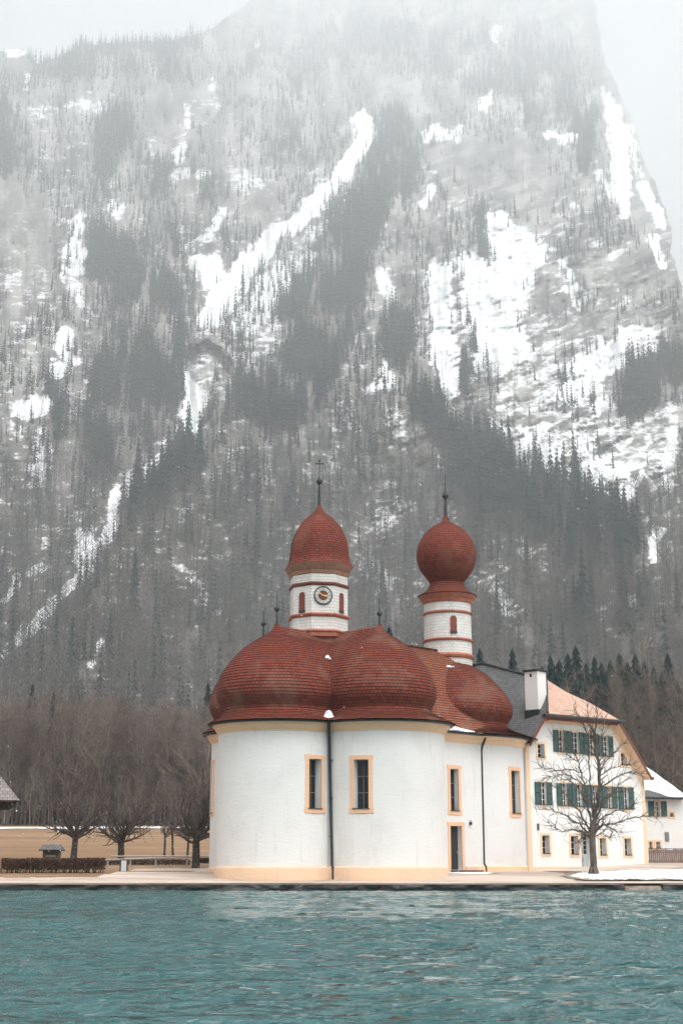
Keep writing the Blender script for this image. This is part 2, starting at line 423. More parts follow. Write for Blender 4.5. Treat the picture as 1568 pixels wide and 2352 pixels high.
# ---- ground: one sheet from the quay to the foot of the mountain
def grid_sheet(name, xs, ys, zf, mat, attrs=None, keep=None):
    X, Y = np.meshgrid(xs, ys)
    Z = np.array([[zf(x, y) for x in xs] for y in ys])
    n0, n1 = X.shape; ix = np.arange(n0 * n1).reshape(n0, n1)
    q = np.stack([ix[:-1, :-1], ix[:-1, 1:], ix[1:, 1:], ix[1:, :-1]], -1).reshape(-1, 4)
    if keep is not None:
        K = keep((X[:-1, :-1] + X[1:, 1:]) / 2, (Y[:-1, :-1] + Y[1:, 1:]) / 2).reshape(-1)
        q = q[K]
    at_d = {k: f(X, Y) for k, f in (attrs or {}).items()}
    return np_mesh(name, np.stack([X, Y, Z], -1).reshape(-1, 3), q, mat, smooth=True, attrs=at_d)
xs = np.concatenate([[-2500, -1000, -400, -200], np.arange(-120, 121, 6.0), [200, 400, 1000, 2500]])
ys = np.array([80.35, 82, 84, 86, 88, 90, 92, 95, 98, 101, 105, 110, 120, 135, 150, 170, 190, 210, 230, 245, 260, 280, 300, 340, 400, 500, 600, 800, 1100])
tag(grid_sheet('ground', xs, ys, gz, M['grass']), 'brown winter meadow behind the quay rising gently to the wood', 'ground', kind='structure')
tag(grid_sheet('forest_floor', np.arange(-200, 201, 10.0), np.array([238, 245, 260, 280, 300, 340, 400, 500, 600.]), lambda x, y: gz(x, y) + .12, M['floor']),
    'dark leaf covered floor of the bare wood', 'forest floor', kind='structure')
def path_keep(X, Y):
    e = 1.2 * fbm(X * .35, Y * .35, 3, 77) - .6
    left = (X < -8) & (Y < 89.5 + e - .0 * X)
    if True:
        hole = (X > -21.5) & (X < -14.3) & (Y > 86.5 + e * .6) & (Y < 90)        # grass strip in front of the hedge
        tri = (X > -14) & (X < -9.5) & (Y > 92.0 + e) & (Y < 98)
    right = (X >= -8) & (X < 13.2) & (Y < 100 + e)
    far = (X >= 13.2) & (Y < 84.2 + e * .5 + np.maximum(0, 16 - X) * 3.0)
    strip = (X >= 13.2) & (Y > 96.5 + e) & (Y < 110)
    mid = (X >= -14.2) & (X < -8) & (Y < 100 + e) & ~tri
    return (left & ~hole) | right | far | strip | mid
tag(grid_sheet('path', np.arange(-45, 45.1, .3), np.arange(80.6, 108, .3), lambda x, y: gz(x, y) + .02, M['gravel'], keep=path_keep),
    'pale gravel lakeside path around the church', 'path', kind='structure')

# ---- snow lying on the ground
def cover_right(X, Y):
    dx = (X - 20.5) / 8.5; c = 1.0 - np.maximum(0, np.abs(dx) - .8) * .6 - np.maximum(0, (87.2 - Y)) * .22 - np.maximum(0, Y - (92.5 + np.maximum(0, X - 17) * .8)) * .35
    c = c - np.maximum(0, 14.6 - X + .35 * (Y - 85)) * .35
    return np.clip(c, -1, 1.05)
s = grid_sheet('snow_patch', np.arange(12.6, 36, .3), np.arange(84.0, 103.5, .3), lambda x, y: gz(x, y) + .05 + .08 * float(vnoise(np.array(x * .9), np.array(y * .9), 5)), M['thinsnow'], {'cover': cover_right},
    keep=lambda X, Y: cover_right(X, Y) > .12)
tag(s, 'thin patchy snow on the grass around the lakeside tree', 'snow', kind='stuff')
def cover_door(X, Y): return .95 - ((X - 7.9) / 2.0) ** 2 - ((Y - 90.4) / 1.2) ** 2
s = grid_sheet('snow_patch', np.arange(5.8, 10.2, .15), np.arange(89.0, 92, .15), lambda x, y: gz(x, y) + .04, M['thinsnow'], {'cover': cover_door}, keep=lambda X, Y: cover_door(X, Y) > .1)
tag(s, 'small thin snow remnant in front of the church side door', 'snow', kind='stuff')
def cover_field(X, Y): return np.clip(.9 - ((Y - 217 - X * .06) / 8) ** 2 + 2.2 * (fbm(X * .07, Y * .10, 4, 9) - .55) + .15 * sstep(-52, -38, X), 0, .85)
s = grid_sheet('snow_patch', np.arange(-75, 10, 1.0), np.arange(196, 236, 1.0), lambda x, y: gz(x, y) + .08, M['thinsnow'], {'cover': cover_field}, keep=lambda X, Y: cover_field(X, Y) > .3)
tag(s, 'long strip of old snow at the far edge of the meadow', 'snow', kind='stuff')

# ---- quay
SX0, SX1 = xat(1436, 79.6, .2), xat(1524, 79.6, .2)
def quay_piece(x0, x1, name, label):
    t = empty(name, ((x0 + x1) / 2, 80, -.5), label, 'quay')
    n = max(4, int((x1 - x0) / .22)); rows = [-.9, -.45, -.2, -.05, .05, .14, .23, .33]
    X, Zr = np.meshgrid(np.linspace(x0, x1, n + 1), np.array(rows))
    cell = vnoise(X * 1.7, Zr * 5, 3) * .16 + vnoise(X * 6, Zr * 11, 4) * .07
    V = np.stack([X, 80 - .05 - cell, Zr], -1).reshape(-1, 3) - np.array(t.location)
    ix = np.arange(X.size).reshape(X.shape)
    q = np.stack([ix[:-1, :-1], ix[:-1, 1:], ix[1:, 1:], ix[1:, :-1]], -1).reshape(-1, 4)
    np_mesh('stone_face', V, q, M['quay'], parent=t)
    mb = MB(); rr = random.Random(int(x0 * 10) + 5); x = x0
    while x < x1 - .01:
        w = min(rr.uniform(.9, 1.9), x1 - x); d = rr.uniform(-.04, .05); zt = .352 + rr.uniform(-.012, .012)
        mb.box((x + .008, 79.95 + d, .322), (x + w - .008, 80.62, zt)); x += w
    mb.build('coping', M['coping'], t)
    return t
quay_piece(-60, SX0, 'quay_wall', 'long dark wet stone quay wall below the church')
quay_piece(SX1, 70, 'quay_wall', 'short dark quay wall on the far side of the stone steps')
t = empty('landing_steps', ((SX0 + SX1) / 2, 80, -.2), 'pale stone landing steps set into the quay', 'steps')
for k, (y0, zt) in enumerate(((79.72, .06), (80.02, .17), (80.32, .27))):
    mb = MB(); x = SX0 + .01
    while x < SX1 - .02:
        w = min(rnd.uniform(.5, .9), SX1 - .01 - x); mb.box((x + .006, y0 + rnd.uniform(-.03, .02), -.6), (x + w - .006, y0 + .6, zt + rnd.uniform(-.012, .012) - .003 * k)); x += w
    mb.build('step', M['stonestep'], t)

MS = 1.6                                       # how far off the mountain stands
# ---- mountain: a height field laid out by direction and distance, its snow and woods surveyed from the photograph
XE_Y = [-300, 0, 60, 140, 200, 250, 310, 380, 440, 510, 545, 580, 600, 690, 800, 950, 1200, 1800]
XE_X = [1352, 1364, 1372, 1386, 1416, 1440, 1462, 1480, 1512, 1534, 1541, 1540, 1551, 1570, 1640, 1800, 2300, 2500]
YT_X = [-900, -300, -60, 0, 50, 62, 80, 110, 150, 200, 300, 400, 480, 540, 600, 700, 2500]
YT_Y = [260, 190, 130, 118, 112, 124, 148, 138, 122, 104, 96, 92, 70, 30, -12, -14, -14]
def Dbase(y):
    ly = np.interp(y, [-300, 0, 100, 200, 350, 500, 800, 1100, 1400, 1600, 1760], np.log([7600, 5900, 4900, 3850, 2680, 1990, 1370, 970, 690, 545, 440]))
    return np.exp(ly) * MS
def seg_d(x, y, pts):
    best = np.full(x.shape, 1e9); wb = np.zeros(x.shape)
    for (x0, y0, w0), (x1, y1, w1) in zip(pts[:-1], pts[1:]):
        dx, dy = x1 - x0, y1 - y0; L = dx*dx + dy*dy + 1e-9
        t = np.clip(((x - x0) * dx + (y - y0) * dy) / L, 0, 1)
        d = np.hypot(x - x0 - t*dx, y - y0 - t*dy) / (w0 + (w1 - w0) * t)
        best = np.minimum(best, d)
    return best
def stroke(x, y, pts, soft=.5):
    if len(pts) == 1: pts = [pts[0], (pts[0][0] + .1, pts[0][1], pts[0][2])]
    return 1 - sstep(1 - soft, 1 + soft, seg_d(x, y, pts))
SNOW = [ # (strength, points (x, y, half width))
 (1, [(842,285,16),(815,370,20),(745,445,20),(668,508,20),(600,565,22),(560,625,26),(505,690,30),(468,742,18)]),
 (.95, [(480,620,40),(455,612,26)]), (.9, [(610,545,18),(640,520,14)]),
 (1, [(1130,525,34),(1190,570,55),(1160,640,60)]), (1, [(1090,620,40),(1130,700,75),(1140,800,60),(1150,840,26)]),
 (.9, [(1010,640,34),(1010,720,36),(1020,800,34),(1040,870,30),(1018,930,16)]), (1, [(1230,575,28),(1200,620,30)]),
 (1, [(1440,800,42),(1395,815,40),(1345,875,42),(1305,915,26)]), (.85, [(1490,790,30),(1470,760,22)]), (.75, [(1390,910,24),(1370,940,16)]),
 (1, [(1140,985,12),(1170,1010,22),(1210,1015,26),(1250,990,14)]), (.8, [(1240,1050,26),(1300,1080,34),(1370,1115,28)]), (1, [(1400,1135,22),(1440,1140,18),(1470,1100,8)]),
 (.7, [(1320,990,26),(1350,1040,30),(1420,1080,20)]), (.8, [(1195,1060,18),(1250,1100,14)]), (.9, [(1545,1010,14),(1535,1070,16),(1550,1130,10)]), (.7, [(1510,1215,14),(1505,1280,16)]),
 (.95, [(1385,205,14),(1410,290,22),(1425,380,24),(1430,440,28),(1440,480,18)]), (.75, [(1440,300,16),(1470,400,12)]), (1, [(1480,430,14),(1510,500,17),(1520,520,10)]),
 (.7, [(1500,560,16),(1515,600,16)]), (.95, [(1385,390,10),(1400,440,8)]),
 (.9, [(432,860,14),(452,905,26),(440,960,28),(415,1010,16)]), (1, [(395,1060,12),(372,1090,15),(360,1115,9)]), (.85, [(365,1065,16),(300,1115,22),(262,1165,24)]),
 (.92, [(262,1180,16),(245,1235,16),(215,1265,14)]), (.6, [(185,1270,24),(200,1230,30)]), (.95, [(205,1280,12),(175,1330,11),(110,1390,13),(60,1450,11),(10,1510,16)]), (.72, [(0,1372,9),(50,1335,9),(100,1300,8)]),
 (1, [(150,785,26),(140,800,20)]), (.75, [(160,830,26),(120,860,20)]), (.85, [(165,575,24),(195,585,18)]), (.6, [(180,500,22),(170,640,26),(190,680,20)]), (.8, [(60,930,36),(100,920,22)]), (.6, [(100,1000,30),(85,1090,26)]), (.55, [(30,990,26)]),
 (.62, [(560,740,40),(600,700,44),(640,640,34)]), (.55, [(690,590,34),(720,540,30),(780,470,30)]), (.5, [(640,760,44),(580,800,30)]), (.55, [(500,500,24),(470,540,22)]), (.6, [(880,630,22),(900,680,18)]), (.5, [(870,500,20),(840,480,22)]),
 (.7, [(832,270,16),(822,320,16)]), (.75, [(1118,200,12),(1108,245,14)]), (.6, [(980,310,26),(1050,300,20)]), (.62, [(1310,650,22),(1330,690,18),(1290,610,14)]), (.5, [(1400,590,16)]), (.8, [(1250,310,10),(1330,330,12)]), (.8, [(1320,480,12)]),
 (.7, [(1140,70,14),(1130,100,12)]), (.8, [(985,440,14),(975,480,10)]),
 (.62, [(30,112,26),(55,112,14)]), (.5, [(60,160,14),(65,200,12)]), (.5, [(430,235,12),(435,290,18)]), (.45, [(490,170,14),(500,240,18)]), (.7, [(265,480,22)]), (.6, [(590,105,14)]), (.45, [(80,255,20),(180,240,20),(260,240,14)]),
 (.5, [(420,300,20),(410,400,18),(480,395,16)]), (.45, [(540,400,40),(590,430,30)]),
 (.62, [(890,870,20),(840,890,16)]), (.42, [(900,950,30),(930,1010,30)]), (.42, [(780,930,24),(820,990,20)]), (.5, [(865,795,12)]),
 (.45, [(880,1180,40),(930,1160,30)]), (.42, [(840,1280,30),(880,1320,30),(870,1380,24)]), (.42, [(1120,1320,24),(1160,1400,26),(1180,1450,16)]), (.4, [(1210,1250,30),(1250,1320,20)]), (.4, [(440,1330,24),(480,1380,18),(450,1430,16)]), (.45, [(215,1520,18),(240,1480,12)]),
 (.4, [(1385,1400,26),(1420,1460,20)]), (.6, [(1012,1060,8),(1010,1075,8)]),
]
ROCK = [ # bare faces without trees
 (1, [(40,480,60),(70,560,80),(60,660,70),(40,730,40)]), (.9, [(380,250,40),(400,330,36)]), (1, [(1050,370,50),(1150,400,70),(1230,440,60),(1170,360,50)]),
 (1, [(1240,640,50),(1250,720,60),(1240,800,60),(1220,900,70),(1150,950,30)]), (1, [(1380,640,60),(1450,640,70),(1520,640,50)]), (1, [(1300,780,40),(1500,740,40)]), (1, [(1330,1020,90),(1250,1040,60),(1450,1030,60),(1400,1100,50)]),
 (1, [(1510,1100,36),(1520,960,40)]), (1, [(1440,150,60),(1460,300,70),(1490,450,60),(1520,560,40)]), (.8, [(590,480,40),(620,450,30)]), (.9, [(470,830,46)]), (.6, [(930,600,30)]), (.7, [(560,570,16)]),
]
WOOD = [ # conifer woods, stronger than the thin cover everywhere
 (1, [(230,560,40),(290,640,90),(320,740,110),(320,860,120),(290,960,100),(230,1040,70)]), (.9, [(480,420,22),(475,490,22)]), (.9, [(375,380,22),(370,470,30),(380,560,34)]), (.8, [(20,280,40),(30,380,50),(50,400,20)]),
 (1, [(66,128,12),(120,128,20),(200,106,24),(300,100,24),(400,96,24),(480,78,26)]), (.9, [(100,170,24),(200,150,34),(320,150,40),(430,160,40),(540,130,50),(620,140,40)]), (.7, [(260,300,60),(240,380,40)]), (.8, [(130,920,26),(125,1010,26),(150,1080,30)]),
 (1, [(880,370,40),(850,460,50),(800,540,60),(780,640,80),(730,740,90)]), (.9, [(910,300,50),(930,420,46)]), (.85, [(700,850,100),(640,930,80),(560,920,50),(510,950,36)]), (1, [(905,760,40),(930,850,34),(960,920,34),(990,960,30)]),
 (1, [(1010,1000,36),(1060,1040,44),(1120,1080,50),(1190,1120,46),(1260,1170,44),(1330,1200,44),(1400,1220,40),(1450,1260,30)]), (.9, [(1000,1100,60),(1120,1150,60),(1230,1220,40)]), (.8, [(1300,1270,50),(1420,1300,40)]),
 (.8, [(900,120,60),(1050,130,70),(1200,140,80),(1300,180,70)]), (.9, [(1260,260,50),(1330,270,46),(1345,380,20)]), (.6, [(800,80,60),(720,130,60),(700,230,60)]), (.6, [(700,330,60),(640,330,50)]),
 (1, [(1105,490,10),(1107,590,11)]), (.9, [(1075,740,12),(1085,800,13)]), (.9, [(1060,850,12),(1058,910,14)]), (1, [(1440,870,20),(1500,850,34),(1550,840,30),(1520,900,40),(1450,930,30)]), (.6, [(1400,560,20),(1380,480,20)]),
 (.9, [(480,1010,30),(440,1060,34),(400,1110,30),(330,1160,26),(270,1230,22)]), (.6, [(560,1080,60),(640,1150,60),(520,1180,50)]), (.55, [(450,1250,40),(600,1250,40)]), (.5, [(820,1040,40),(860,1110,36)]), (.5, [(700,1290,24),(480,1400,30),(560,1330,40)]),
 (.7, [(1360,1480,30),(1300,1460,30),(1480,1420,40),(1540,1400,30)]), (.7, [(1080,1230,24),(1100,1300,20)]), (.6, [(810,1180,20),(790,1250,18)]),
]
def survey(x, y):
    wxx = x + 40 * (fbm(x / 45, y / 45, 5, 61) - .5) + 9 * (fbm(x / 12, y / 12, 3, 62) - .5)
    wyy = y + 60 * (fbm(x / 40, y / 55, 5, 63) - .5) + 9 * (fbm(x / 12, y / 12, 3, 64) - .5)
    s = np.full(x.shape, 0.0); w = np.full(x.shape, 0.0); r = np.zeros(x.shape)
    for a, p in SNOW: s = np.maximum(s, a * stroke(wxx, wyy, p, .8))
    for a, p in WOOD: w = np.maximum(w, a * stroke(wxx, wyy, p, .4))
    for a, p in ROCK: r = np.maximum(r, a * stroke(wxx, wyy, p, .35))
    rk = r * (1 - sstep(.35, .7, s))
    clump = sstep(.34, .58, fbm(x / 48, y / 75, 4, 72))
    thin = (.10 + .34 * clump) * (.6 + .4 * sstep(200, 700, y))
    base = .30 + .26 * (fbm(x / 60, y / 70, 4, 81) - .5) - .13 * sstep(1180, 1560, y) - .10 * sstep(420, 150, y)
    along, across = x - .5 * y, y + .42 * x                       # the beds dip to the left
    tilt = sstep(700, 1050, x)
    ledge = fbm(along / 26, across / 7.5, 4, 82) * tilt + fbm(x / 20, y / 7.5, 4, 83) * (1 - tilt)
    rough = fbm(x / 52, y / 44, 5, 84)
    s2_ = np.maximum(base, s * (.62 + .86 * rough))
    s2_ = np.where(s > .5, s2_, s2_ * (1 - .45 * sstep(.4, .95, w)))
    s2_ = s2_ + (fbm(x / 17, y / 13, 4, 88) - .5) * .55 * sstep(.5, .8, s2_)
    snow = s2_ + (ledge - .5) * (.52 - .14 * sstep(.75, 1, s2_)) + .10 * rk * sstep(600, 900, y) - .12 * rk * sstep(620, 400, y)
    wood = np.maximum(w * (.45 + .75 * clump), thin) * (1 - .95 * sstep(.5, .85, s)) * (1 - .96 * rk * (1 - sstep(.8, .97, w)))
    wood = np.where(s > .82, np.where(w > .85, w, wood * .2), wood)
    return np.clip(snow, 0, 1), np.clip(wood, 0, 1), r
def rock_tone(x, y):
    along, across = x - .5 * y, y + .42 * x; tilt = sstep(700, 1050, x)
    t = ridged(along / 90, across / 16, 4, 85) * tilt + ridged(x / 34, y / 90, 4, 86) * (1 - tilt)
    return np.clip(.55 * t + .9 * fbm(x / 40, y / 50, 5, 87) - .28, 0, 1)
def depth(x, y):
    D = Dbase(y)
    D = D * (1 - .24 * sstep(680, 380, x) * sstep(480, 170, y))
    D = D * (1 + .10 * (fbm(x / 330, y / 480, 3, 91) - .5) * 2)
    D = D * (1 + .075 * (ridged(x / 80, y / 300, 5, 92) - .55))
    tilt = sstep(700, 1050, x); along, across = x - .5 * y, y + .42 * x
    D = D * (1 + tilt * sstep(1500, 1150, y) * (.062 * (ridged(along / 210, across / 120, 5, 95) - .55) + .012 * (fbm(along / 60, across / 14, 3, 96) - .5)))
    D = D * (1 + .016 * (fbm(x / 22, y / 40, 4, 93) - .5) + .006 * (fbm(x / 60, y / 9, 3, 94) - .5))
    L1 = np.interp(y, [-300, 0, 200, 330, 420, 520, 620], [1352, 1362, 1374, 1362, 1384, 1430, 1500])
    D = D * (1 + .30 * sstep(-2, 26, x - L1) * sstep(640, 480, y))
    yb = np.interp(x, [-900, 0, 100, 250, 350, 420, 500, 560, 900, 960, 1010, 1150, 1260, 1330, 1460, 1600, 2500], [1560, 1470, 1400, 1225, 1118, 1030, 960, 940, 800, 900, 975, 1075, 1150, 1185, 1235, 1300, 1400])
    D = D * (1 - .085 * sstep(-25, 40, y - yb) * (1 - sstep(0, 520, y - yb - 60)))
    xw, yw = x + 14 * (fbm(x / 15, y / 15, 3, 97) - .5), y + 22 * (fbm(x / 14, y / 14, 3, 98) - .5)
    roof = np.interp(xw, [410, 425, 450, 475, 505, 530, 545], [850, 812, 785, 780, 800, 830, 860])
    D = D * (1 + .050 * sstep(-3, 5, yw - roof) * sstep(95, 25, yw - roof) * sstep(412, 428, xw) * sstep(542, 526, xw))
    return D
Nc, Nr, FB, FT = 800, 720, 16, 8
cc = np.linspace(0, 1, Nc); rr_ = np.linspace(0, 1, Nr) ** .96
XN = -650 + (2100 + 650) * cc
PX = np.zeros((Nr, Nc)); PY = np.zeros((Nr, Nc))
XTOP = -650 + (1375 + 650) * cc
ytop = np.interp(XTOP, YT_X, YT_Y) + 7 * (fbm(XTOP / 14, XTOP * 0, 3, 14) - .5)
for j in range(Nr):
    yy = 1760 + (ytop - 1760) * rr_[j]
    xe = np.interp(yy, XE_Y, XE_X) + 12 * (fbm(yy / 22, yy * 0, 3, 15) - .5)
    PX[j] = -650 + (xe + 650) * cc; PY[j] = yy
DD = depth(PX, PY)
SN, WD, RK = survey(PX, PY)
def to_world(px, py, D):
    u = (px - CX) / F_PX; v = (CY - py) / F_PX
    b = CP - v * SP; c = SP + v * CP
    return np.stack([u / b * D, D, EYE + c / b * D], -1)
PXs, PYs, DDs = [PX], [PY], [DD]
for k in range(1, FB + 1):                                            # the right-hand skyline turns away behind itself
    PXs.append(PX[:, -1:] - .5 * k ** 1.3); PYs.append(np.minimum(PY[:, -1:] + 5.0 * k, 1790)); DDs.append(DD[:, -1:] * (1 + .0035 * k ** 1.5))
PX2, PY2, DD2 = np.hstack(PXs), np.hstack(PYs), np.hstack(DDs)
SN2 = np.hstack([SN] + [SN[:, -1:]] * FB); 
tops = [(PX2[-1:] , PY2[-1:] + 9 * k ** 1.3, DD2[-1:] * (1 + .006 * k ** 1.3), SN2[-1:]) for k in range(1, FT + 1)]
PX2 = np.vstack([PX2] + [t_[0] for t_ in tops]); PY2 = np.vstack([PY2] + [t_[1] for t_ in tops]); DD2 = np.vstack([DD2] + [t_[2] for t_ in tops]); SN2 = np.vstack([SN2] + [t_[3] for t_ in tops])
LIT = np.clip(sstep(750, 1250, PY2) * .9 + .25 * (fbm(PX2 / 80, PY2 / 80, 3, 33) - .4), 0, 1) * (1 - sstep(1100, 1200, PX2) * sstep(1220, 1050, PY2))
WD2 = np.zeros(PX2.shape); WD2[:Nr, :Nc] = WD
LIT = np.maximum(LIT, .95 * sstep(.35, .8, WD2))
V = to_world(PX2, PY2, DD2).reshape(-1, 3)
n0, n1 = PX2.shape; ix = np.arange(n0 * n1).reshape(n0, n1)
q = np.stack([ix[:-1, :-1], ix[:-1, 1:], ix[1:, 1:], ix[1:, :-1]], -1).reshape(-1, 4)
mt = np_mesh('mountain', V, q, M['mountain'], smooth=True, attrs={'snow': SN2.ravel(), 'litter': LIT.ravel(), 'tone': rock_tone(PX2, PY2).ravel()})
tag(mt, 'steep rocky mountainside streaked with snow fading up into the cloud', 'mountain', kind='structure')

# ---- trees of the mountainside
def spruce_proto(rng, tiers, spikes, wid, sub=1):
    """unit-height spruce: triangles (n,3,3)"""
    T = []
    for k in range(3):
        a0, a1 = 2*math.pi*k/3, 2*math.pi*(k+1)/3; r0 = .012
        T.append(((r0*math.cos(a0), r0*math.sin(a0), -.04), (r0*math.cos(a1), r0*math.sin(a1), -.04), (0, 0, .97)))
    for i in range(tiers):
        h = .06 + .93 * (i / tiers) ** .95
        rad = wid * (1 - h) ** .85 * rng.uniform(.8, 1.15) + .012
        for k in range(spikes):
            if rng.random() < .08: continue
            a = 2*math.pi*(k + rng.uniform(-.3, .3) + .5 * (i % 2)) / spikes; r = rad * rng.uniform(.6, 1.15)
            ca, sa = math.cos(a), math.sin(a); droop = r * rng.uniform(.25, .75); w = r * rng.uniform(.35, .6)
            zt = h + .30 * r
            T.append(((0, 0, zt + .04), (ca*r*.7 - sa*w*.6, sa*r*.7 + ca*w*.6, h - droop * .55), (ca*r, sa*r, h - droop)))
            T.append(((0, 0, zt + .03), (ca*r, sa*r, h - droop), (ca*r*.7 + sa*w*.6, sa*r*.7 - ca*w*.6, h - droop * .55)))
    return np.array(T)
def bare_proto(rng, nb, slim=1.0):
    T = []
    def sliver(p, q, w):
        p, q = np.array(p), np.array(q); d = q - p; a = np.cross(d, [rng.uniform(-1,1), rng.uniform(-1,1), .3]); a = a / (np.linalg.norm(a) + 1e-9) * w
        T.append((p - a, p + a, q))
    lean = (rng.uniform(-.03, .03), rng.uniform(-.03, .03), 1)
    for k in range(3):
        a0, a1 = 2*math.pi*k/3, 2*math.pi*(k+1)/3; r0 = .011
        T.append(((r0*math.cos(a0), r0*math.sin(a0), -.04), (r0*math.cos(a1), r0*math.sin(a1), -.04), (lean[0], lean[1], .96)))
    for i in range(nb):
        h = rng.uniform(.30, .9); a = rng.uniform(0, 2*math.pi); L = (.30 * (1.05 - h) + .07) * slim * rng.uniform(.7, 1.2)
        p = (lean[0]*h, lean[1]*h, h); q = (p[0] + math.cos(a)*L, p[1] + math.sin(a)*L, h + L * rng.uniform(.6, 1.3))
        sliver(p, q, .0045)
        for j in range(3):
            t_ = rng.uniform(.35, .9); b = a + rng.uniform(-1, 1); l = L * rng.uniform(.3, .55)
            p2 = tuple(p[m_] + (q[m_] - p[m_]) * t_ for m_ in range(3))
            sliver(p2, (p2[0] + math.cos(b)*l, p2[1] + math.sin(b)*l, p2[2] + l * rng.uniform(.4, 1.2)), .0035)
    return np.array(T)
def scatter_tris(name, protos, pos, hgt, rot, mat):
    VV = []
    which = nrg.integers(0, len(protos), len(pos))
    for k, P in enumerate(protos):
        m_ = which == k
        if not m_.any(): continue
        p, h_, a_ = pos[m_], hgt[m_], rot[m_]
        c_, s_ = np.cos(a_)[:, None, None], np.sin(a_)[:, None, None]
        x = (P[None, :, :, 0] * c_ - P[None, :, :, 1] * s_) * h_[:, None, None] + p[:, 0][:, None, None]
        y = (P[None, :, :, 0] * s_ + P[None, :, :, 1] * c_) * h_[:, None, None] + p[:, 1][:, None, None]
        z = P[None, :, :, 2] * h_[:, None, None] + p[:, 2][:, None, None]
        VV.append(np.stack([x, y, z], -1).reshape(-1, 3))
    VV = np.concatenate(VV)
    return np_mesh(name, VV, np.arange(len(VV)).reshape(-1, 3), mat)
prng = random.Random(5)
SPR = [spruce_proto(prng, 9, 6, prng.uniform(.10, .155)) for _ in range(6)]
BAR = [bare_proto(prng, 12) for _ in range(6)]
def sample(n, seed):
    g = np.random.default_rng(seed)
    x = g.uniform(-640, 2050, n); y = g.uniform(-290, 1690, n)
    xe = np.interp(y, XE_Y, XE_X); yt = np.interp(x, YT_X, YT_Y)
    ok = (x < xe - 3) & (y > yt + 1)
    return x[ok], y[ok], g
x, y, g = sample(150000, 1)
_, wd, rk = survey(x, y); D = depth(x, y)
low = sstep(880, 1250, y)
con_p = wd * (1 - .62 * low * (1 - sstep(.55, .9, wd))) * np.clip((D / MS / 1500) ** 1.1, .25, 2.4) * .46 * (1 + 1.6 * sstep(.7, 1, wd))
con = g.random(len(x)) < con_p
bar_p = (.25 + .75 * low) * (1 - rk) * sstep(.08, .3, wd) * (1 - sstep(.75, 1, wd) * .75) * np.clip((D / MS / 1000) ** 1.1, .35, 1.5) * .45
bar_p = bar_p * sstep(300, 700, y)
bar = (g.random(len(x)) < bar_p) & ~con
Pc = to_world(x[con], y[con], D[con]); Pc[:, 2] -= .3
Hc = MS * g.uniform(17, 30, con.sum()) * np.clip((D[con] / MS / 1300) ** .42, .9, 1.9) * (.62 + .5 * wd[con]) * np.exp(g.normal(0, .2, con.sum()))
near = np.argsort(-Hc / D[con])[:0]
Pb = to_world(x[bar], y[bar], D[bar]); Hb = MS * g.uniform(13, 23, bar.sum())
# the valley wood goes on beyond both edges of the view
ex = np.concatenate([g.uniform(-420, -40, 260), g.uniform(1640, 1950, 170)]); eY = g.uniform(240, 292, len(ex))
eX = (ex - CX) / F_PX * eY; Pe = np.stack([eX, eY, [gz(a_, b_) for a_, b_ in zip(eX, eY)]], -1)
Pb = np.concatenate([Pb, Pe]); Hb = np.concatenate([Hb, g.uniform(17, 24, len(ex))])
inview = (x[con] > -20) & (x[con] < 1590) & (y[con] > 900) & (y[con] < 1560)
order = np.argsort(np.where(inview, -Hc / D[con], 0))
solo = order[:190]; rest = np.setdiff1d(np.arange(len(Hc)), solo)
tag(scatter_tris('conifer_forest', SPR, Pc[rest], Hc[rest], g.uniform(0, 6.28, len(rest)), M['spruce']), 'dark conifer forest covering the hazy mountainside', 'forest', kind='stuff')
tag(scatter_tris('bare_forest', BAR, Pb, Hb, g.uniform(0, 6.28, len(Hb)), M['slopetree']), 'grey leafless forest on the lower mountain slope', 'forest', kind='stuff')
print('mountain trees', len(rest), len(Hb))
def proto_mesh(name, T, mat):
    me = bpy.data.meshes.new(name); V_ = T.reshape(-1, 3)
    me.from_pydata(V_.tolist(), [], np.arange(len(V_)).reshape(-1, 3).tolist()); me.materials.append(mat); me.update(); return me
SPM = [proto_mesh('spruce_tree', spruce_proto(prng, 13, 8, prng.uniform(.11, .15)), M['spruce']) for _ in range(5)]
for k in solo:
    o = bpy.data.objects.new('spruce_tree', SPM[int(k) % 5]); COL.objects.link(o)
    o.location = Pc[k]; o.scale = (Hc[k],) * 3; o.rotation_euler = (0, 0, float(g.uniform(0, 6.28)))
    tag(o, 'tall dark spruce on the lower mountain slope, standing in the haze above the wood', 'spruce tree', 'spruces on the lower mountain slope')

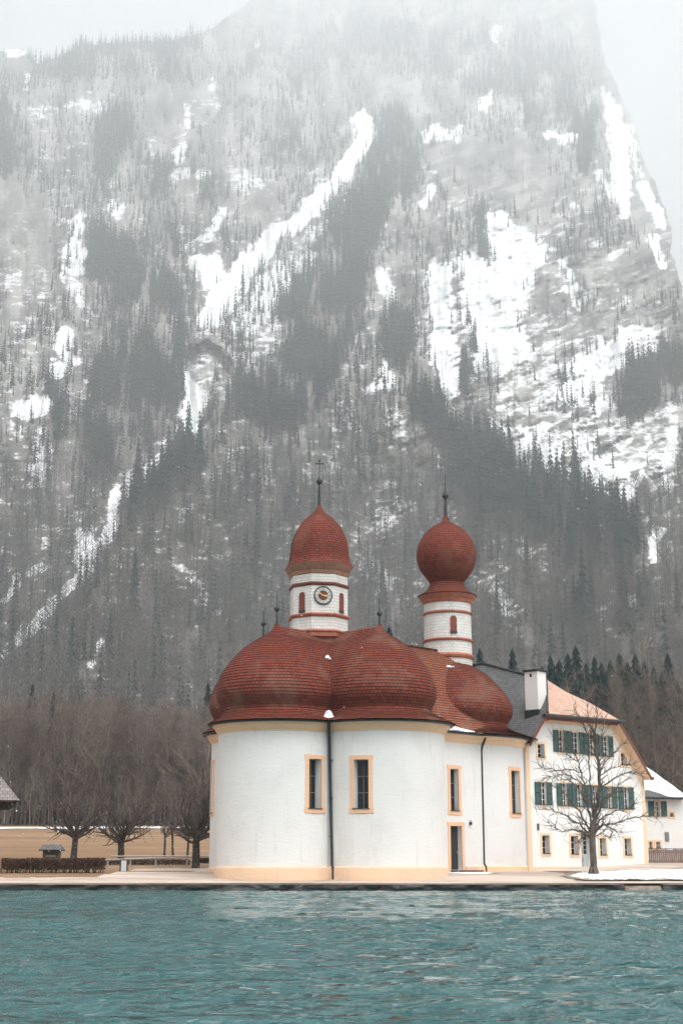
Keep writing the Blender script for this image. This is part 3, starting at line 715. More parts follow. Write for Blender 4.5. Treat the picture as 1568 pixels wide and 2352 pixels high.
# ================================================================== THE CHURCH
ZE = 9.69                                                   # eaves
ZG = .2                                                     # walls start below ground
def ring(c, n, a0=0.0, a1=360.0, us=3.0):
    """circle path; angles in degrees from the camera side (-Y) towards +X"""
    out = []
    for k in range(n + 1):
        a = R(a0 + (a1 - a0) * k / n); out.append(((c[0], c[1]), (math.sin(a), -math.cos(a)), a * us))
    return out
def arm(c, axis, L, n=56, us=3.8):
    """half circle round c facing axis (degrees), its straight flanks running back L"""
    ax = (math.sin(R(axis)), -math.cos(R(axis))); out = []
    l = ring(c, n, axis - 90, axis + 90, us)
    b = (c[0] - ax[0] * L, c[1] - ax[1] * L)
    out.append((b, l[0][1], l[0][2] - L)); out += l; out.append((b, l[-1][1], l[-1][2] + L))
    return out
def courses(prof, row=.2, lip=.027):
    """a profile re-cut into overlapping shingle courses, bottom to top"""
    P = [Vector((p[0], p[1])) for p in prof]; acc = [0]
    for a, b in zip(P[:-1], P[1:]): acc.append(acc[-1] + (b - a).length)
    n = max(2, int(round(acc[-1] / row))); out = []
    def S(t):
        t = min(max(t, 0), acc[-1])
        for k in range(len(P) - 1):
            if t <= acc[k + 1] or k == len(P) - 2:
                f = (t - acc[k]) / max(acc[k + 1] - acc[k], 1e-9); return P[k].lerp(P[k + 1], f), (P[k + 1] - P[k]).normalized()
    for i in range(n):
        p0, d0 = S(acc[-1] * i / n); p1, d1 = S(acc[-1] * (i + 1) / n)
        nrm = Vector((d0.y, -d0.x))
        q = p0 + nrm * lip
        out.append((q.x, q.y, i * row)); out.append((p1.x, p1.y, (i + 1) * row - .001))
    return [(max(a, .002), b, v) for a, b, v in out]
def smooth_prof(pts, n=4):
    """Catmull-Rom through the points"""
    P = [Vector((p[0], p[1])) for p in pts]; P = [P[0] * 2 - P[1]] + P + [P[-1] * 2 - P[-2]]; out = []
    for k in range(1, len(P) - 2):
        for j in range(n):
            t = j / n; a, b, c, d = P[k-1], P[k], P[k+1], P[k+2]
            out.append(.5 * ((2*b) + (c-a)*t + (2*a-5*b+4*c-d)*t*t + (3*b-a-3*c+d)*t**3))
    out.append(P[-2]); return [(p.x, p.y) for p in out]

A_C, A_R, A_AX = (-3.72, 87.95), 3.80, -44
B_C, B_R, B_AX = (2.38, 88.0), 3.92, 46
C_C, C_R = (-5.05, 94.0), 3.42
D_C, D_R = (6.87, 99.1), 5.6
CROSS = (-.85, 91.2)
# dome outline read from the left apse's silhouette
DOME_PX = [(477,1667),(487,1661),(498,1653.5),(507,1644),(508,1634),(501,1621),(494,1608),(491.5,1594),(494,1577),(501,1559),(511,1542),(524,1525),(541,1505),(562,1487),(585,1472),(605,1461),(622,1449),(633,1438)]
dome_pts = []
for x_, y_ in DOME_PX:
    z_ = zat(y_, 88); dome_pts.append((A_C[0] - .32 * (z_ - ZE) / 6.1 - xat(x_, 88, z_), z_))
dome_pts[-1] = (.10, dome_pts[-1][1])
DOME = smooth_prof(dome_pts)
def dome_prof(R_, dr=0.0):
    k = R_ / A_R
    return [(p[0] * k if p[0] * k > .05 else .05, p[1]) for p in DOME]
RIDGE = dome_pts[-1][1] - .35

def wall_cells(mb, f, s_list, z_list, holes):
    ss = sorted(set([s for s in s_list if not any(h[0] < s < h[1] for h in holes)] + [v for h in holes for v in h[:2]]))
    zz = sorted(set(z_list + [v for h in holes for v in h[2:4]]))
    for a, b in zip(ss[:-1], ss[1:]):
        if b - a < 1e-6: continue
        for c, d in zip(zz[:-1], zz[1:]):
            m_, n_ = (a + b) / 2, (c + d) / 2
            if any(h[0] < m_ < h[1] and h[2] < n_ < h[3] for h in holes): continue
            mb.poly((f(a, c, 0), f(b, c, 0), f(b, d, 0), f(a, d, 0)))
def slab(mb, f, s0, s1, z0, z1, d0, d1, ns=1):
    """box in wall space: d0 outer (negative is proud), d1 inner"""
    for k in range(ns):
        a, b = s0 + (s1 - s0) * k / ns, s0 + (s1 - s0) * (k + 1) / ns
        mb.poly((f(a, z0, d0), f(b, z0, d0), f(b, z1, d0), f(a, z1, d0)))
        mb.poly((f(a, z1, d0), f(b, z1, d0), f(b, z1, d1), f(a, z1, d1)))
        mb.poly((f(a, z0, d1), f(b, z0, d1), f(b, z0, d0), f(a, z0, d0)))
    mb.poly((f(s0, z0, d1), f(s0, z0, d0), f(s0, z1, d0), f(s0, z1, d1)))
    mb.poly((f(s1, z0, d0), f(s1, z0, d1), f(s1, z1, d1), f(s1, z1, d0)))
def reveal(mb, f, h, dep):
    s0, s1, z0, z1 = h
    mb.poly((f(s0, z0, 0), f(s0, z0, dep), f(s0, z1, dep), f(s0, z1, 0)))
    mb.poly((f(s1, z0, dep), f(s1, z0, 0), f(s1, z1, 0), f(s1, z1, dep)))
    mb.poly((f(s0, z1, 0), f(s0, z1, dep), f(s1, z1, dep), f(s1, z1, 0)))
    mb.poly((f(s0, z0, dep), f(s0, z0, 0), f(s1, z0, 0), f(s1, z0, dep)))
def church_window(parent, f, h, w, sc=1.0, dep=.5, door=False, ns=3, name='window', bars=(2, 3), ear=.05, sill=True, glassmat=None, frame_mat=None, barmat=None):
    """h: opening in wall space (s0, s1, z0, z1); w frame width in metres; sc wall-space units per metre"""
    s0, s1, z0, z1 = h; q = w * sc; e = ear * sc
    mb = MB()
    slab(mb, f, s0 - q, s0, z0 if door else z0 + .12, z1 - .0, -.035, .03)
    slab(mb, f, s1, s1 + q, z0 if door else z0 + .12, z1 - .0, -.035, .03)
    slab(mb, f, s0 - q - e, s1 + q + e, z1, z1 + w, -.04, .03, ns)
    if not door:
        slab(mb, f, s0 - q - e, s1 + q + e, z0 - w * .95, z0 - .0, -.04, .03, ns)
        slab(mb, f, s0 - q - e, s0, z0, z0 + .12, -.04, .03); slab(mb, f, s1, s1 + q + e, z0, z0 + .12, -.04, .03)
    win = mb.build(name, frame_mat or M['peach'], parent)
    mb = MB(); reveal(mb, f, h, dep + .02); mb.build('reveal', M['plaster'], win)
    mb = MB()
    if door:
        slab(mb, f, s0, s1, z0, z1, dep, dep + .05)
        for k in range(2):
            for j in range(3):
                a = s0 + (s1 - s0) * (k * .5 + .08); b = s0 + (s1 - s0) * (k * .5 + .42)
                c = z0 + (z1 - z0) * (j / 3 + .04); d = z0 + (z1 - z0) * ((j + 1) / 3 - .04)
                slab(mb, f, a, b, c, d, dep - .025, dep + .001)
        mb.build('door_leaf', M['doorwood'], win)
        mb = MB(); hx = s0 + (s1 - s0) * .86; mb.tube([f(hx, z0 + 1.0, dep - .07), f(hx, z0 + 1.18, dep - .07)], .015, 5); mb.build('handle', M['gold'], win)
    else:
        slab(mb, f, s0, s1, z0, z1, dep, dep + .03); mb.build('glass', glassmat or M['glass'], win)
        mb = MB(); t = .018 * sc
        for k in range(bars[0] + 1):
            s = s0 + (s1 - s0) * k / bars[0]; s = min(max(s, s0 + t), s1 - t); slab(mb, f, s - t, s + t, z0, z1, dep - .035, dep)
        for k in range(bars[1] + 1):
            z = z0 + (z1 - z0) * k / bars[1]; z = min(max(z, z0 + .02), z1 - .02); slab(mb, f, s0 + t, s1 - t, z - .016, z + .016, dep - .030, dep)
        mb.build('glazing_bar', barmat or M['muntin'], win)
        if sill:
            mb = MB(); slab(mb, f, s0 - .25 * q, s1 + .25 * q, z0 + .005, z0 + .05, -.09, dep - .04, ns); mb.build('sill', M['darkmetal'], win)
    return win
def cyl_hit(px, py, c, R_):
    d = Vector(ray(px, py)); o = Vector((0, 0, EYE))
    a = d.x**2 + d.y**2; b = 2 * (d.x * (o.x - c[0]) + d.y * (o.y - c[1])); cc_ = (o.x - c[0])**2 + (o.y - c[1])**2 - R_**2
    disc = max(b*b - 4*a*cc_, 0); t = (-b - math.sqrt(disc)) / (2*a); p = o + d * t
    return math.atan2(p.x - c[0], -(p.y - c[1])), p.z
def cyl_f(c, R_):
    return lambda s, z, d: (c[0] + (R_ - d) * math.sin(s), c[1] - (R_ - d) * math.cos(s), z)
def cyl_open(box, c, R_):
    x0, y0, x1, y1 = box; ym = (y0 + y1) / 2; xm = (x0 + x1) / 2
    return (cyl_hit(x0, ym, c, R_)[0], cyl_hit(x1, ym, c, R_)[0], cyl_hit(xm, y1, c, R_)[1], cyl_hit(xm, y0, c, R_)[1])

church = empty('church', (CROSS[0], CROSS[1], .6), 'white lakeside church with red onion domes and rounded apses', 'church')
def apse(c, R_, axis, L, wins, a0, a1, full=False, dz=0.0, base=True, n=72, wd=.55):
    f = cyl_f(c, R_); holes = [cyl_open(b, c, R_) for b in wins]
    mb = MB(); wall_cells(mb, f, [R(a0 + (a1 - a0) * k / n) for k in range(n + 1)], [ZG, 3.0, 6.0, ZE - .1], holes)
    w = mb.build('apse_wall', M['plaster'], church, smooth=True)
    for h in holes: church_window(church, f, h, .24, 1 / R_, wd)
    path = ring(c, 96, 0, 360) if full else arm(c, axis, L)
    mb = MB()
    pr = [(.0, -.64), (.03, -.62), (.03, -.56), (.07, -.53), (.12, -.45), (.13, -.41), (.19, -.38), (.21, -.29), (.28, -.20), (.37, -.15), (.37, -.075), (.30, -.07)]
    mb.sweep(path, [(R_ + a, ZE + dz + b) for a, b in pr]); mb.build('cornice', M['peachpale'], church, smooth=True, angle=25)
    mb = MB()
    tw = [(R_ + .47 + .085 * math.sin(2*math.pi*k/8), ZE + dz - .035 + .085 * math.cos(2*math.pi*k/8)) for k in range(9)]
    mb.sweep(path, tw); mb.build('gutter', M['gutter'], church, smooth=True)
    if base:
        mb = MB(); mb.sweep(path, [(R_ + .13, ZG - .3), (R_ + .13, 1.17 + dz), (R_ + .10, 1.24 + dz), (R_ + .045, 1.30 + dz), (R_ - .01, 1.31 + dz)])
        mb.build('plinth', M['base'], church, smooth=True, angle=25)
    mb = MB(); off = (lambda z: (-.32 * (z - ZE) / 6.1 - .17 * float(sstep(ZE, ZE + .95, np.array(z)) * sstep(ZE + 6, ZE + 3, np.array(z))), 0)) if c is A_C else None
    pr0 = dome_prof(R_)
    if c is A_C or c is B_C:
        fk = .080 if c is A_C else .168
        t2 = lambda z: float(sstep(ZE + .05, ZE + .95, np.array(z)))
        pr0 = [(r_ * (1 - fk * t2(z_)), z_) for r_, z_ in pr0]
    if c is D_C:
        tt = lambda z: float(sstep(ZE - .1, ZE + 1.1, np.array(z)))
        pr0 = [(r_ * (1 - .205 * tt(z_)), z_) for r_, z_ in pr0]; off = lambda z: (.12 * tt(z), -.75 * tt(z))
    pr = courses(pr0, .2)
    mb.sweep(path, pr, shear=off)
    d = mb.build('dome_roof', M['red'], church, smooth=True, angle=30)
    return d
WIN_A = [(709.5, 1743, 737.5, 1858)]; WIN_B = [(812, 1744, 846, 1858)]; WIN_D = [(1173.5, 1770, 1192, 1869)]
dA = apse(A_C, A_R, A_AX, 4.35, WIN_A, -150, 85)
dB = apse(B_C, B_R, B_AX, 4.35, WIN_B, -85, 150, dz=.004)
dC = apse(C_C, C_R, 226, 4.3, [], -180, 180, full=False, dz=-.06)
dD = apse(D_C, D_R, 30, .3, WIN_D, 5, 110, dz=.006, base=False, wd=.33)
# the sliver of a window on the hidden apse's flank
mb = MB(); f = cyl_f(C_C, C_R); s_ = R(-74); z0_, z1_ = zat(1868, 92.5), zat(1752, 92.5)
church_window(church, f, (s_ - .11, s_ + .11, z0_, z1_), .2, 1 / C_R, .02)

# snow lodged on the roofs
def snow_lump(p, sx_, sy_, sz_, n=3, seed=1, parent=None):
    rg = random.Random(seed); mb = MB(); nu, nv = 18, 7
    for j in range(nv + 1):
        for i in range(nu):
            a = 2*math.pi*i/nu; r = math.cos(j / nv * math.pi / 2)
            k = 1 + .35 * math.sin(a * 3 + seed) + .22 * math.sin(a * 5 + seed * 2.1) + rg.uniform(-.12, .12)
            mb.vert((p[0] + math.cos(a)*r*sx_*k, p[1] + math.sin(a)*r*sy_*k, p[2] + math.sin(j/nv*math.pi/2)*sz_ - .02))
    for j in range(nv):
        for i in range(nu): mb.face((j*nu + i, j*nu + (i+1) % nu, (j+1)*nu + (i+1) % nu, (j+1)*nu + i))
    return mb
# nave wall between the right apse and the rounded end
NX = Vector((.72, .69, 0)).normalized()
nave_p0 = at(1015, 1800, 91.55); nave_p0.z = 0
def nave_f(s, z, d): return (nave_p0.x + NX.x * s - NX.y * d, nave_p0.y + NX.y * s + NX.x * d, z)
def nave_hit(px, py):
    p = on_plane(px, py, nave_p0, (NX.y, -NX.x, 0)); return (p - nave_p0).dot(NX), p.z
def plane_open(hit, box):
    x0, y0, x1, y1 = box; ym = (y0 + y1) / 2; xm = (x0 + x1) / 2
    return (hit(x0, ym)[0], hit(x1, ym)[0], hit(xm, y1)[1], hit(xm, y0)[1])
hw = plane_open(nave_hit, (1033.5, 1766, 1052, 1863)); hd = plane_open(nave_hit, (1034, 1897, 1060, 1998))
ZD = hd[2]
mb = MB(); wall_cells(mb, nave_f, [-2.5, 4.6], [ZG, ZE - .1], [hw, hd]); mb.build('nave_wall', M['plaster'], church)
church_window(church, nave_f, hw, .24, 1, .36, ns=1)
church_window(church, nave_f, hd, .24, 1, .34, door=True, ns=1, name='side_door', ear=.06)
NLEN = 4.4
npath = [((nave_p0.x + NX.x * s, nave_p0.y + NX.y * s), (NX.y, -NX.x), s) for s in (-2.5, NLEN)]
mb = MB(); pr = [(.0, -.64), (.03, -.62), (.03, -.56), (.07, -.53), (.12, -.45), (.13, -.41), (.19, -.38), (.21, -.29), (.28, -.20), (.37, -.15), (.37, -.075), (.30, -.07)]
mb.sweep(npath, [(a, ZE + b - .004) for a, b in pr]); mb.build('cornice', M['peachpale'], church, smooth=True, angle=25)
mb = MB(); mb.sweep(npath, [(.47 + .085 * math.sin(2*math.pi*k/8), ZE - .04 + .085 * math.cos(2*math.pi*k/8)) for k in range(9)]); mb.build('gutter', M['gutter'], church, smooth=True)
mb = MB()
for s0_, s1_ in ((-2.5, hd[0] - .31), (hd[1] + .31, NLEN)):
    slab(mb, nave_f, s0_, s1_, ZG, 1.30, -.09, .05)
mb.build('plinth', M['peachpale'], church)
mb = MB(); f = cyl_f(D_C, D_R); mb.sweep(ring(D_C, 40, 15, 85), [(D_R + .08, ZG), (D_R + .08, 1.30), (D_R, 1.36)]); mb.build('plinth', M['peachpale'], church, smooth=True, angle=25)
# nave roof: flared flanks hung from one ridge
rid = at(975, 1492, 96.0); NV = Vector((NX.y, -NX.x, 0))
dist = (nave_p0 - Vector((rid.x, rid.y, 0))).dot(NV)
zr = rid.z
prof = smooth_prof([(.47 + dist, ZE + .03), (.18 + dist, ZE + .28), (-.25 + dist, ZE + .85), (-.9 + dist, ZE + 2.0), (-1.75 + dist, ZE + 3.6), (-2.7 + dist, zr - .75), (-dist + dist + .03, zr)])
for sgn in (1, -1):
    path = [((rid.x + NX.x * s, rid.y + NX.y * s), (NV.x * sgn, NV.y * sgn), s) for s in (-8.5, -4, 0, 1.2, 2.9)]
    if sgn < 0: path = path[::-1]
    mb = MB(); mb.sweep(path, courses(prof, .2)); mb.build('nave_roof', M['redbrown'], church, smooth=True, angle=30)
mb = MB(); mb.tube([(rid.x + NX.x * s, rid.y + NX.y * s, zr + .05) for s in (-3.5, 0, 1.35)], .11, 6); mb.build('ridge_cap', M['redbrown'], church)
# crossing roof under the clock tower
TW = (xat(732, 91.6, 17), 91.6)
def octa(c, rot, us=1.0, n=8):
    side = us; return [((c[0], c[1]), (math.sin(R(rot + 360 / n * k)), -math.cos(R(rot + 360 / n * k))), k * side) for k in range(n + 1)]
# ridge caps from each apse finial to the tower
for c, off in ((A_C, -.32), (B_C, 0), (C_C, 0)):
    ax = Vector((TW[0] - c[0] - off, TW[1] - c[1], 0)); L = ax.length; ax.normalize()
    mb = MB(); top = dome_pts[-1][1]
    mb.tube([(c[0] + off + ax.x * t, c[1] + ax.y * t, top - .05 - .42 * sstep(0, .45, np.array(t / L)) + .0) for t in np.linspace(0, L, 9)], .12, 6)
    mb.build('ridge_cap', M['redbrown'], church)

# ---- clock tower
def sz(y, Y=91.6): return zat(y, Y)
def sf(y): return zat(y, 89.8)
PM = 35.2
tw = MB(); zb, zt = sf(1462), sz(1316)
RO = 1.93; ROT = 32.0; SIDE = 2 * RO * math.sin(R(22.5))
op = octa(TW, ROT, SIDE)
tw.sweep(op, [(RO, zb - .3), (RO, zt)])
tower = tw.build('clock_tower', M['whitesh'], church)
mb = MB(); mb.sweep(op, courses([(RO + 1.6, sf(1530) - 1.0), (RO + .75, sf(1505)), (RO + .22, sf(1482)), (RO - .08, sf(1458))], .17)); mb.build('base_skirt', M['red'], tower)
def band(prof, mat, name, path): 
    mb = MB(); mb.sweep(path, prof); return mb.build(name, mat, tower if path is op else tower2)
band([(RO, sf(1464)), (RO + .20, sf(1461)), (RO + .22, sf(1452)), (RO + .30, sf(1450)), (RO + .30, sf(1448)), (RO, sf(1444))], M['terra'], 'string_course', op)
band([(RO, sf(1416)), (RO + .08, sf(1414)), (RO + .15, sf(1411)), (RO + .15, sf(1408.5)), (RO, sf(1406))], M['terra'], 'string_course', op)
band([(RO, sf(1344)), (RO + .10, sf(1341)), (RO + .12, sf(1338)), (RO, sf(1335))], M['fascia'], 'string_course', op)
band([(RO, sz(1330)), (RO + .05, sz(1328)), (RO + .12, sz(1320)), (RO + .16, sz(1319)), (RO + .38, sz(1308)), (RO + .40, sz(1306))], M['tan'], 'cornice', op)
TD = [(2.34, 1306), (2.20, 1300.5), (2.10, 1294), (2.03, 1285), (1.985, 1270), (1.92, 1252), (1.80, 1238), (1.66, 1226), (1.46, 1213), (1.20, 1202), (.84, 1190), (.52, 1182), (.30, 1174), (.16, 1166), (.085, 1158)]
mb = MB(); mb.sweep(op, courses(smooth_prof([(r_, sz(y_)) for r_, y_ in TD]), .17, .018)); mb.build('tower_dome', M['redfine'], tower, smooth=True, angle=25)
def finial(parent, c, z0, zball, ztop, rb, r0, cross=True, name='finial'):
    mb = MB(); mb.revolve(c, [(r0, z0 - .15), (r0 * .8, z0 + (zball - z0) * .35), (r0 * .55, zball - rb * 1.15), (r0 * .9, zball - rb * 1.1), (r0 * .9, zball - rb * .95)] +
        [(rb * math.sin(math.pi * k / 10) + .01, zball - rb * math.cos(math.pi * k / 10)) for k in range(1, 10)] + [(r0 * .5, zball + rb), (r0 * .7, zball + rb * 1.2), (.035, zball + rb * 1.4), (.028, ztop)], 12)
    fo = mb.build(name, M['darkmetal'], parent, smooth=True, angle=50)
    if cross:
        mb = MB(); H = ztop - zball; zc = ztop - H * .17; w = H * .15
        mb.box((c[0] - w, c[1] - .02, zc - .03), (c[0] + w, c[1] + .02, zc + .03))
        for dx in (-w, w): mb.box((c[0] + dx - .035, c[1] - .026, zc - .065), (c[0] + dx + .035, c[1] + .026, zc + .065))
        mb.box((c[0] - .05, c[1] - .026, ztop - .12), (c[0] + .05, c[1] + .026, ztop + .02))
        mb.build('cross', M['darkmetal'], fo if parent is church else parent)
    return fo
finial(tower, TW, sz(1160), sz(1106), sz(1057), .205, .115)
# clock
def face_f(c, ap, ang):
    nrm = (math.sin(R(ang)), -math.cos(R(ang))); tg = (math.cos(R(ang)), math.sin(R(ang)))
    return lambda s, z, d: (c[0] + nrm[0] * (ap - d) + tg[0] * s, c[1] + nrm[1] * (ap - d) + tg[1] * s, z)
AP = RO * math.cos(R(22.5)); cf = face_f(TW, AP, ROT - 22.5)
cz = sz(1368, 89.9); cs = 0.0
def disc(mb, f, r0, r1, d, n=40, dd=None):
    for k in range(n):
        a, b = 2*math.pi*k/n, 2*math.pi*(k+1)/n
        P = lambda r, t, q: f(cs + r * math.sin(t), cz + r * math.cos(t), q)
        mb.poly((P(r0, b, d), P(r0, a, d), P(r1, a, d), P(r1, b, d)) if r0 > 0 else (P(0, 0, d), P(r1, a, d), P(r1, b, d)))
        if dd is not None: mb.poly((P(r1, a, d), P(r1, a, dd), P(r1, b, dd), P(r1, b, d)))
RC = .60
mb = MB(); disc(mb, cf, 0, RC * .93, -.05); mb.build('clock_face', M['clockwhite'], tower)
mb = MB(); disc(mb, cf, RC * .88, RC, -.075, dd=.0); mb.build('clock_rim', M['black'], tower)
mb = MB(); disc(mb, cf, 0, RC * .50, -.062); mb.build('clock_centre', M['clockred'], tower)
mb = MB(); disc(mb, cf, RC * .50, RC * .54, -.064); mb.build('clock_ring', M['black'], tower)
def stroke2(mb, f, p, q, w, d):
    p, q = Vector(p), Vector(q); t = (q - p).normalized(); nn = Vector((-t.y, t.x)) * w / 2
    mb.poly([f(cs + a.x, cz + a.y, d) for a in (p - nn, q - nn, q + nn, p + nn)])
mb = MB()
for h_, txt in enumerate(('XII','I','II','III','IV','V','VI','VII','VIII','IX','X','XI')):
    a = R(30 * h_); rad = Vector((math.sin(a), math.cos(a))); tan = Vector((math.cos(a), -math.sin(a))); r0, r1 = RC * .60, RC * .83
    wd_ = {'I': .045, 'V': .095, 'X': .095}; tot = sum(wd_[c_] for c_ in txt); x_ = -tot / 2
    k_ = min(1, .22 / tot) 
    for c_ in txt:
        w_ = wd_[c_]; P = lambda u, v: rad * (r0 + (r1 - r0) * v) + tan * ((x_ + u * w_) * k_)
        if c_ == 'I': stroke2(mb, cf, P(.5, 0), P(.5, 1), .016, -.066)
        elif c_ == 'V': stroke2(mb, cf, P(.1, 1), P(.5, 0), .016, -.066); stroke2(mb, cf, P(.9, 1), P(.5, 0), .010, -.066)
        else: stroke2(mb, cf, P(.1, 1), P(.9, 0), .016, -.066); stroke2(mb, cf, P(.9, 1), P(.1, 0), .010, -.067)
        x_ += w_
mb.build('numerals', M['black'], tower)
for nm, ex, ey, w_, d_ in (('hour_hand', .30, -.045, .085, -.085), ('minute_hand', -.30, .17, .06, -.095)):
    mb = MB(); L_ = Vector((ex, ey)); t_ = L_.normalized(); n_ = Vector((-t_.y, t_.x))
    outl = [-t_ * .10 - n_ * w_ * .3, -t_ * .10 + n_ * w_ * .3, L_ * .6 + n_ * w_ * .35, L_ * .75 + n_ * w_ * .9, L_, L_ * .75 - n_ * w_ * .9, L_ * .6 - n_ * w_ * .35]
    o_ = [Vector(cf(cs + p.x, cz + p.y, d_)) for p in outl]; mb.prism(o_, Vector(cf(0, 0, d_ + .006)) - Vector(cf(0, 0, d_))); mb.build(nm, M['gold'], tower)
def louvre(parent, f, s, z0, z1, w):
    mb = MB(); arch = [(s - w, z0), (s + w, z0), (s + w, z1 - w)] + [(s + w * math.cos(t), z1 - w + w * math.sin(t)) for t in np.linspace(0, math.pi, 9)[1:-1]] + [(s - w, z1 - w)]
    v_ = Vector(f(0, 0, .02)) - Vector(f(0, 0, -.02))
    mb.prism([f(a, b, -.02) for a, b in arch], v_); lo = mb.build('louvre', M['louvre'], parent)
    mb = MB(); big = [(s + (a - s) * 1.22, z0 + (b - z0) * 1.03) for a, b in arch]; n = len(arch)
    for k in range(1, n): 
        a0, a1, b0, b1 = arch[k], arch[(k + 1) % n], big[k], big[(k + 1) % n]
        mb.prism([f(a0[0], a0[1], -.035), f(a1[0], a1[1], -.035), f(b1[0], b1[1], -.035), f(b0[0], b0[1], -.035)], v_ * .9)
    mb.build('louvre_frame', M['fascia'], parent)
    mb = MB(); slab(mb, f, s - w * 1.3, s + w * 1.3, z0 - .16, z0 - .002, -.05, .02); mb.build('louvre_sill', M['gutter'], parent)
lf = face_f(TW, AP, ROT - 67.5); rf = face_f(TW, AP, ROT + 22.5)
louvre(tower, lf, (-.02), sz(1402, 90.2), sz(1361.5, 90.2), .19)
louvre(tower, rf, (.02), sz(1402.5, 90.5), sz(1362.5, 90.5), .19)

# ---- onion tower
T2 = (xat(1026, 98.2, 20), 98.2)
def s2(y, Y=98.2): return zat(y, Y)
def s3(y): return zat(y, 97.0)
RT = 1.655; cp = octa(T2, 9, 2 * RT * math.sin(R(9)), 20)
mb = MB(); mb.sweep(cp, [(RT, s2(1540)), (RT, s2(1500)), (RT - .02, s2(1384))]); tower2 = mb.build('onion_tower', M['whitesh'], church, smooth=True, angle=30)
rp = octa(T2, 0, .65, 32)
def band2(prof, mat, name): 
    mb = MB(); mb.sweep(rp, prof); return mb.build(name, mat, tower2, smooth=True, angle=28)
band2([(RT + .0, s3(1512)), (RT + .10, s3(1509)), (RT + .14, s3(1504)), (RT + .06, s3(1500)), (RT - .03, s3(1499))], M['terra'], 'string_course')
band2([(RT - .02, s3(1472)), (RT + .09, s3(1470.5)), (RT + .13, s3(1468)), (RT + .11, s3(1466)), (RT - .02, s3(1464.5))], M['terra'], 'string_course')
band2([(RT - .02, s3(1408.5)), (RT + .08, s3(1407)), (RT + .10, s3(1404.5)), (RT - .02, s3(1402.5))], M['terra'], 'string_course')
band2([(RT + .02, s2(1390)), (RT + .06, s2(1388)), (RT + .12, s2(1382)), (RT + .16, s2(1381)), (RT + .33, s2(1374)), (RT + .36, s2(1372))], M['terra'], 'cornice')
OP = [(2.06, 1371.0), (1.80, 1366), (1.55, 1360.5), (1.38, 1355), (1.22, 1346), (1.15, 1342), (1.19, 1338.5), (1.36, 1331), (1.62, 1320), (1.84, 1309.5), (2.01, 1296), (2.09, 1283), (2.085, 1271), (2.0, 1256), (1.83, 1242.5), (1.54, 1229), (1.20, 1217.5), (.84, 1209), (.46, 1203.2), (.29, 1198.5), (.22, 1193), (.15, 1186)]
mb = MB(); mb.sweep(octa(T2, 0, .40, 40), courses(smooth_prof([(r_, s2(y_)) for r_, y_ in OP], 3), .17, .016)); mb.build('onion_dome', M['redfine'], tower2, smooth=True, angle=25)
finial(tower2, (T2[0], T2[1]), s2(1186), s2(1139), s2(1089), .23, .15, cross=False)
louvre(tower2, face_f(T2, RT - .0, 9), 0.02, s2(1460) + .06, s2(1424), .185)

# ---- apse finials
for c, off, b_, t_ in ((A_C, -.32, 1399, 1366), (B_C, 0, 1409, 1375)):
    zt_ = dome_pts[-1][1]; mb = MB(); mb.revolve((c[0] + off, c[1]), [(.30, zt_ - .35), (.16, zt_ - .05), (.13, zt_ + .12), (.02, zt_ + .14)], 10); mb.build('finial_base', M['red'], church, smooth=True)
    finial(church, (c[0] + off, c[1]), zt_ + .1, zat(b_, 88), zat(t_, 88), .17, .085, cross=False)
fc = (xat(605, 94, 16), 94.0); finial(church, fc, zat(1470, 94), zat(1433, 94), zat(1402, 94), .17, .085, cross=False)

# ---- rainwater pipes
d_ = math.hypot(B_C[0] - A_C[0], B_C[1] - A_C[1]); a_ = (A_R**2 - B_R**2 + d_**2) / (2 * d_); h_ = math.sqrt(A_R**2 - a_**2)
VX, VY = A_C[0] + a_ * (B_C[0] - A_C[0]) / d_, A_C[1] - h_
mb = MB(); mb.tube([(VX, VY - .75, ZE - .1), (VX, VY - .72, ZE - .28), (VX + .01, VY - .38, ZE - .75), (VX + .02, VY - .25, ZE - 1.05), (VX + .13, VY - .25, 4), (VX + .2, VY - .27, 1.35), (VX + .26, VY - .42, 1.25), (VX + .27, VY - .42, .42)], .085, 8)
mb.build('downpipe', M['gutter'], church, smooth=True)
mb = MB()
for z_ in (3.0, 5.2, 7.4): mb.tube([(VX + .13, VY - .25, z_ - .03), (VX + .13, VY - .25, z_ + .03)], .10, 8)
mb.build('pipe_bracket', M['gutter'], church)
pn = [nave_f(s, z, d) for s, z, d in ((3.75, ZE - .12, -.45), (3.75, ZE - .3, -.43), (3.72, ZE - .75, -.2), (3.7, ZE - 1.05, -.14), (3.7, 1.5, -.14), (3.75, 1.3, -.24), (3.78, .8, -.24))]
mb = MB(); mb.tube(pn, .075, 8); mb.build('downpipe', M['gutter'], church, smooth=True)
# door step, wall lamp
t = nave_f((hd[0] + hd[1]) / 2 + .45, 0, -.35)
mb = MB(); slab(mb, nave_f, hd[0] - .1, hd[1] + 1.35, ZD - .75, ZD - .02, -.62, -.095); mb.build('door_step', M['redstone'], church)
q_ = nave_hit(1078, 1889); mb = MB(); slab(mb, nave_f, q_[0] - .06, q_[0] + .06, q_[1] - .16, q_[1] + .02, -.16, 0); mb.tube([nave_f(q_[0], q_[1] + .12, -.02), nave_f(q_[0], q_[1] + .1, -.12), nave_f(q_[0], q_[1], -.1)], .02, 5); mb.build('wall_lamp', M['black'], church)

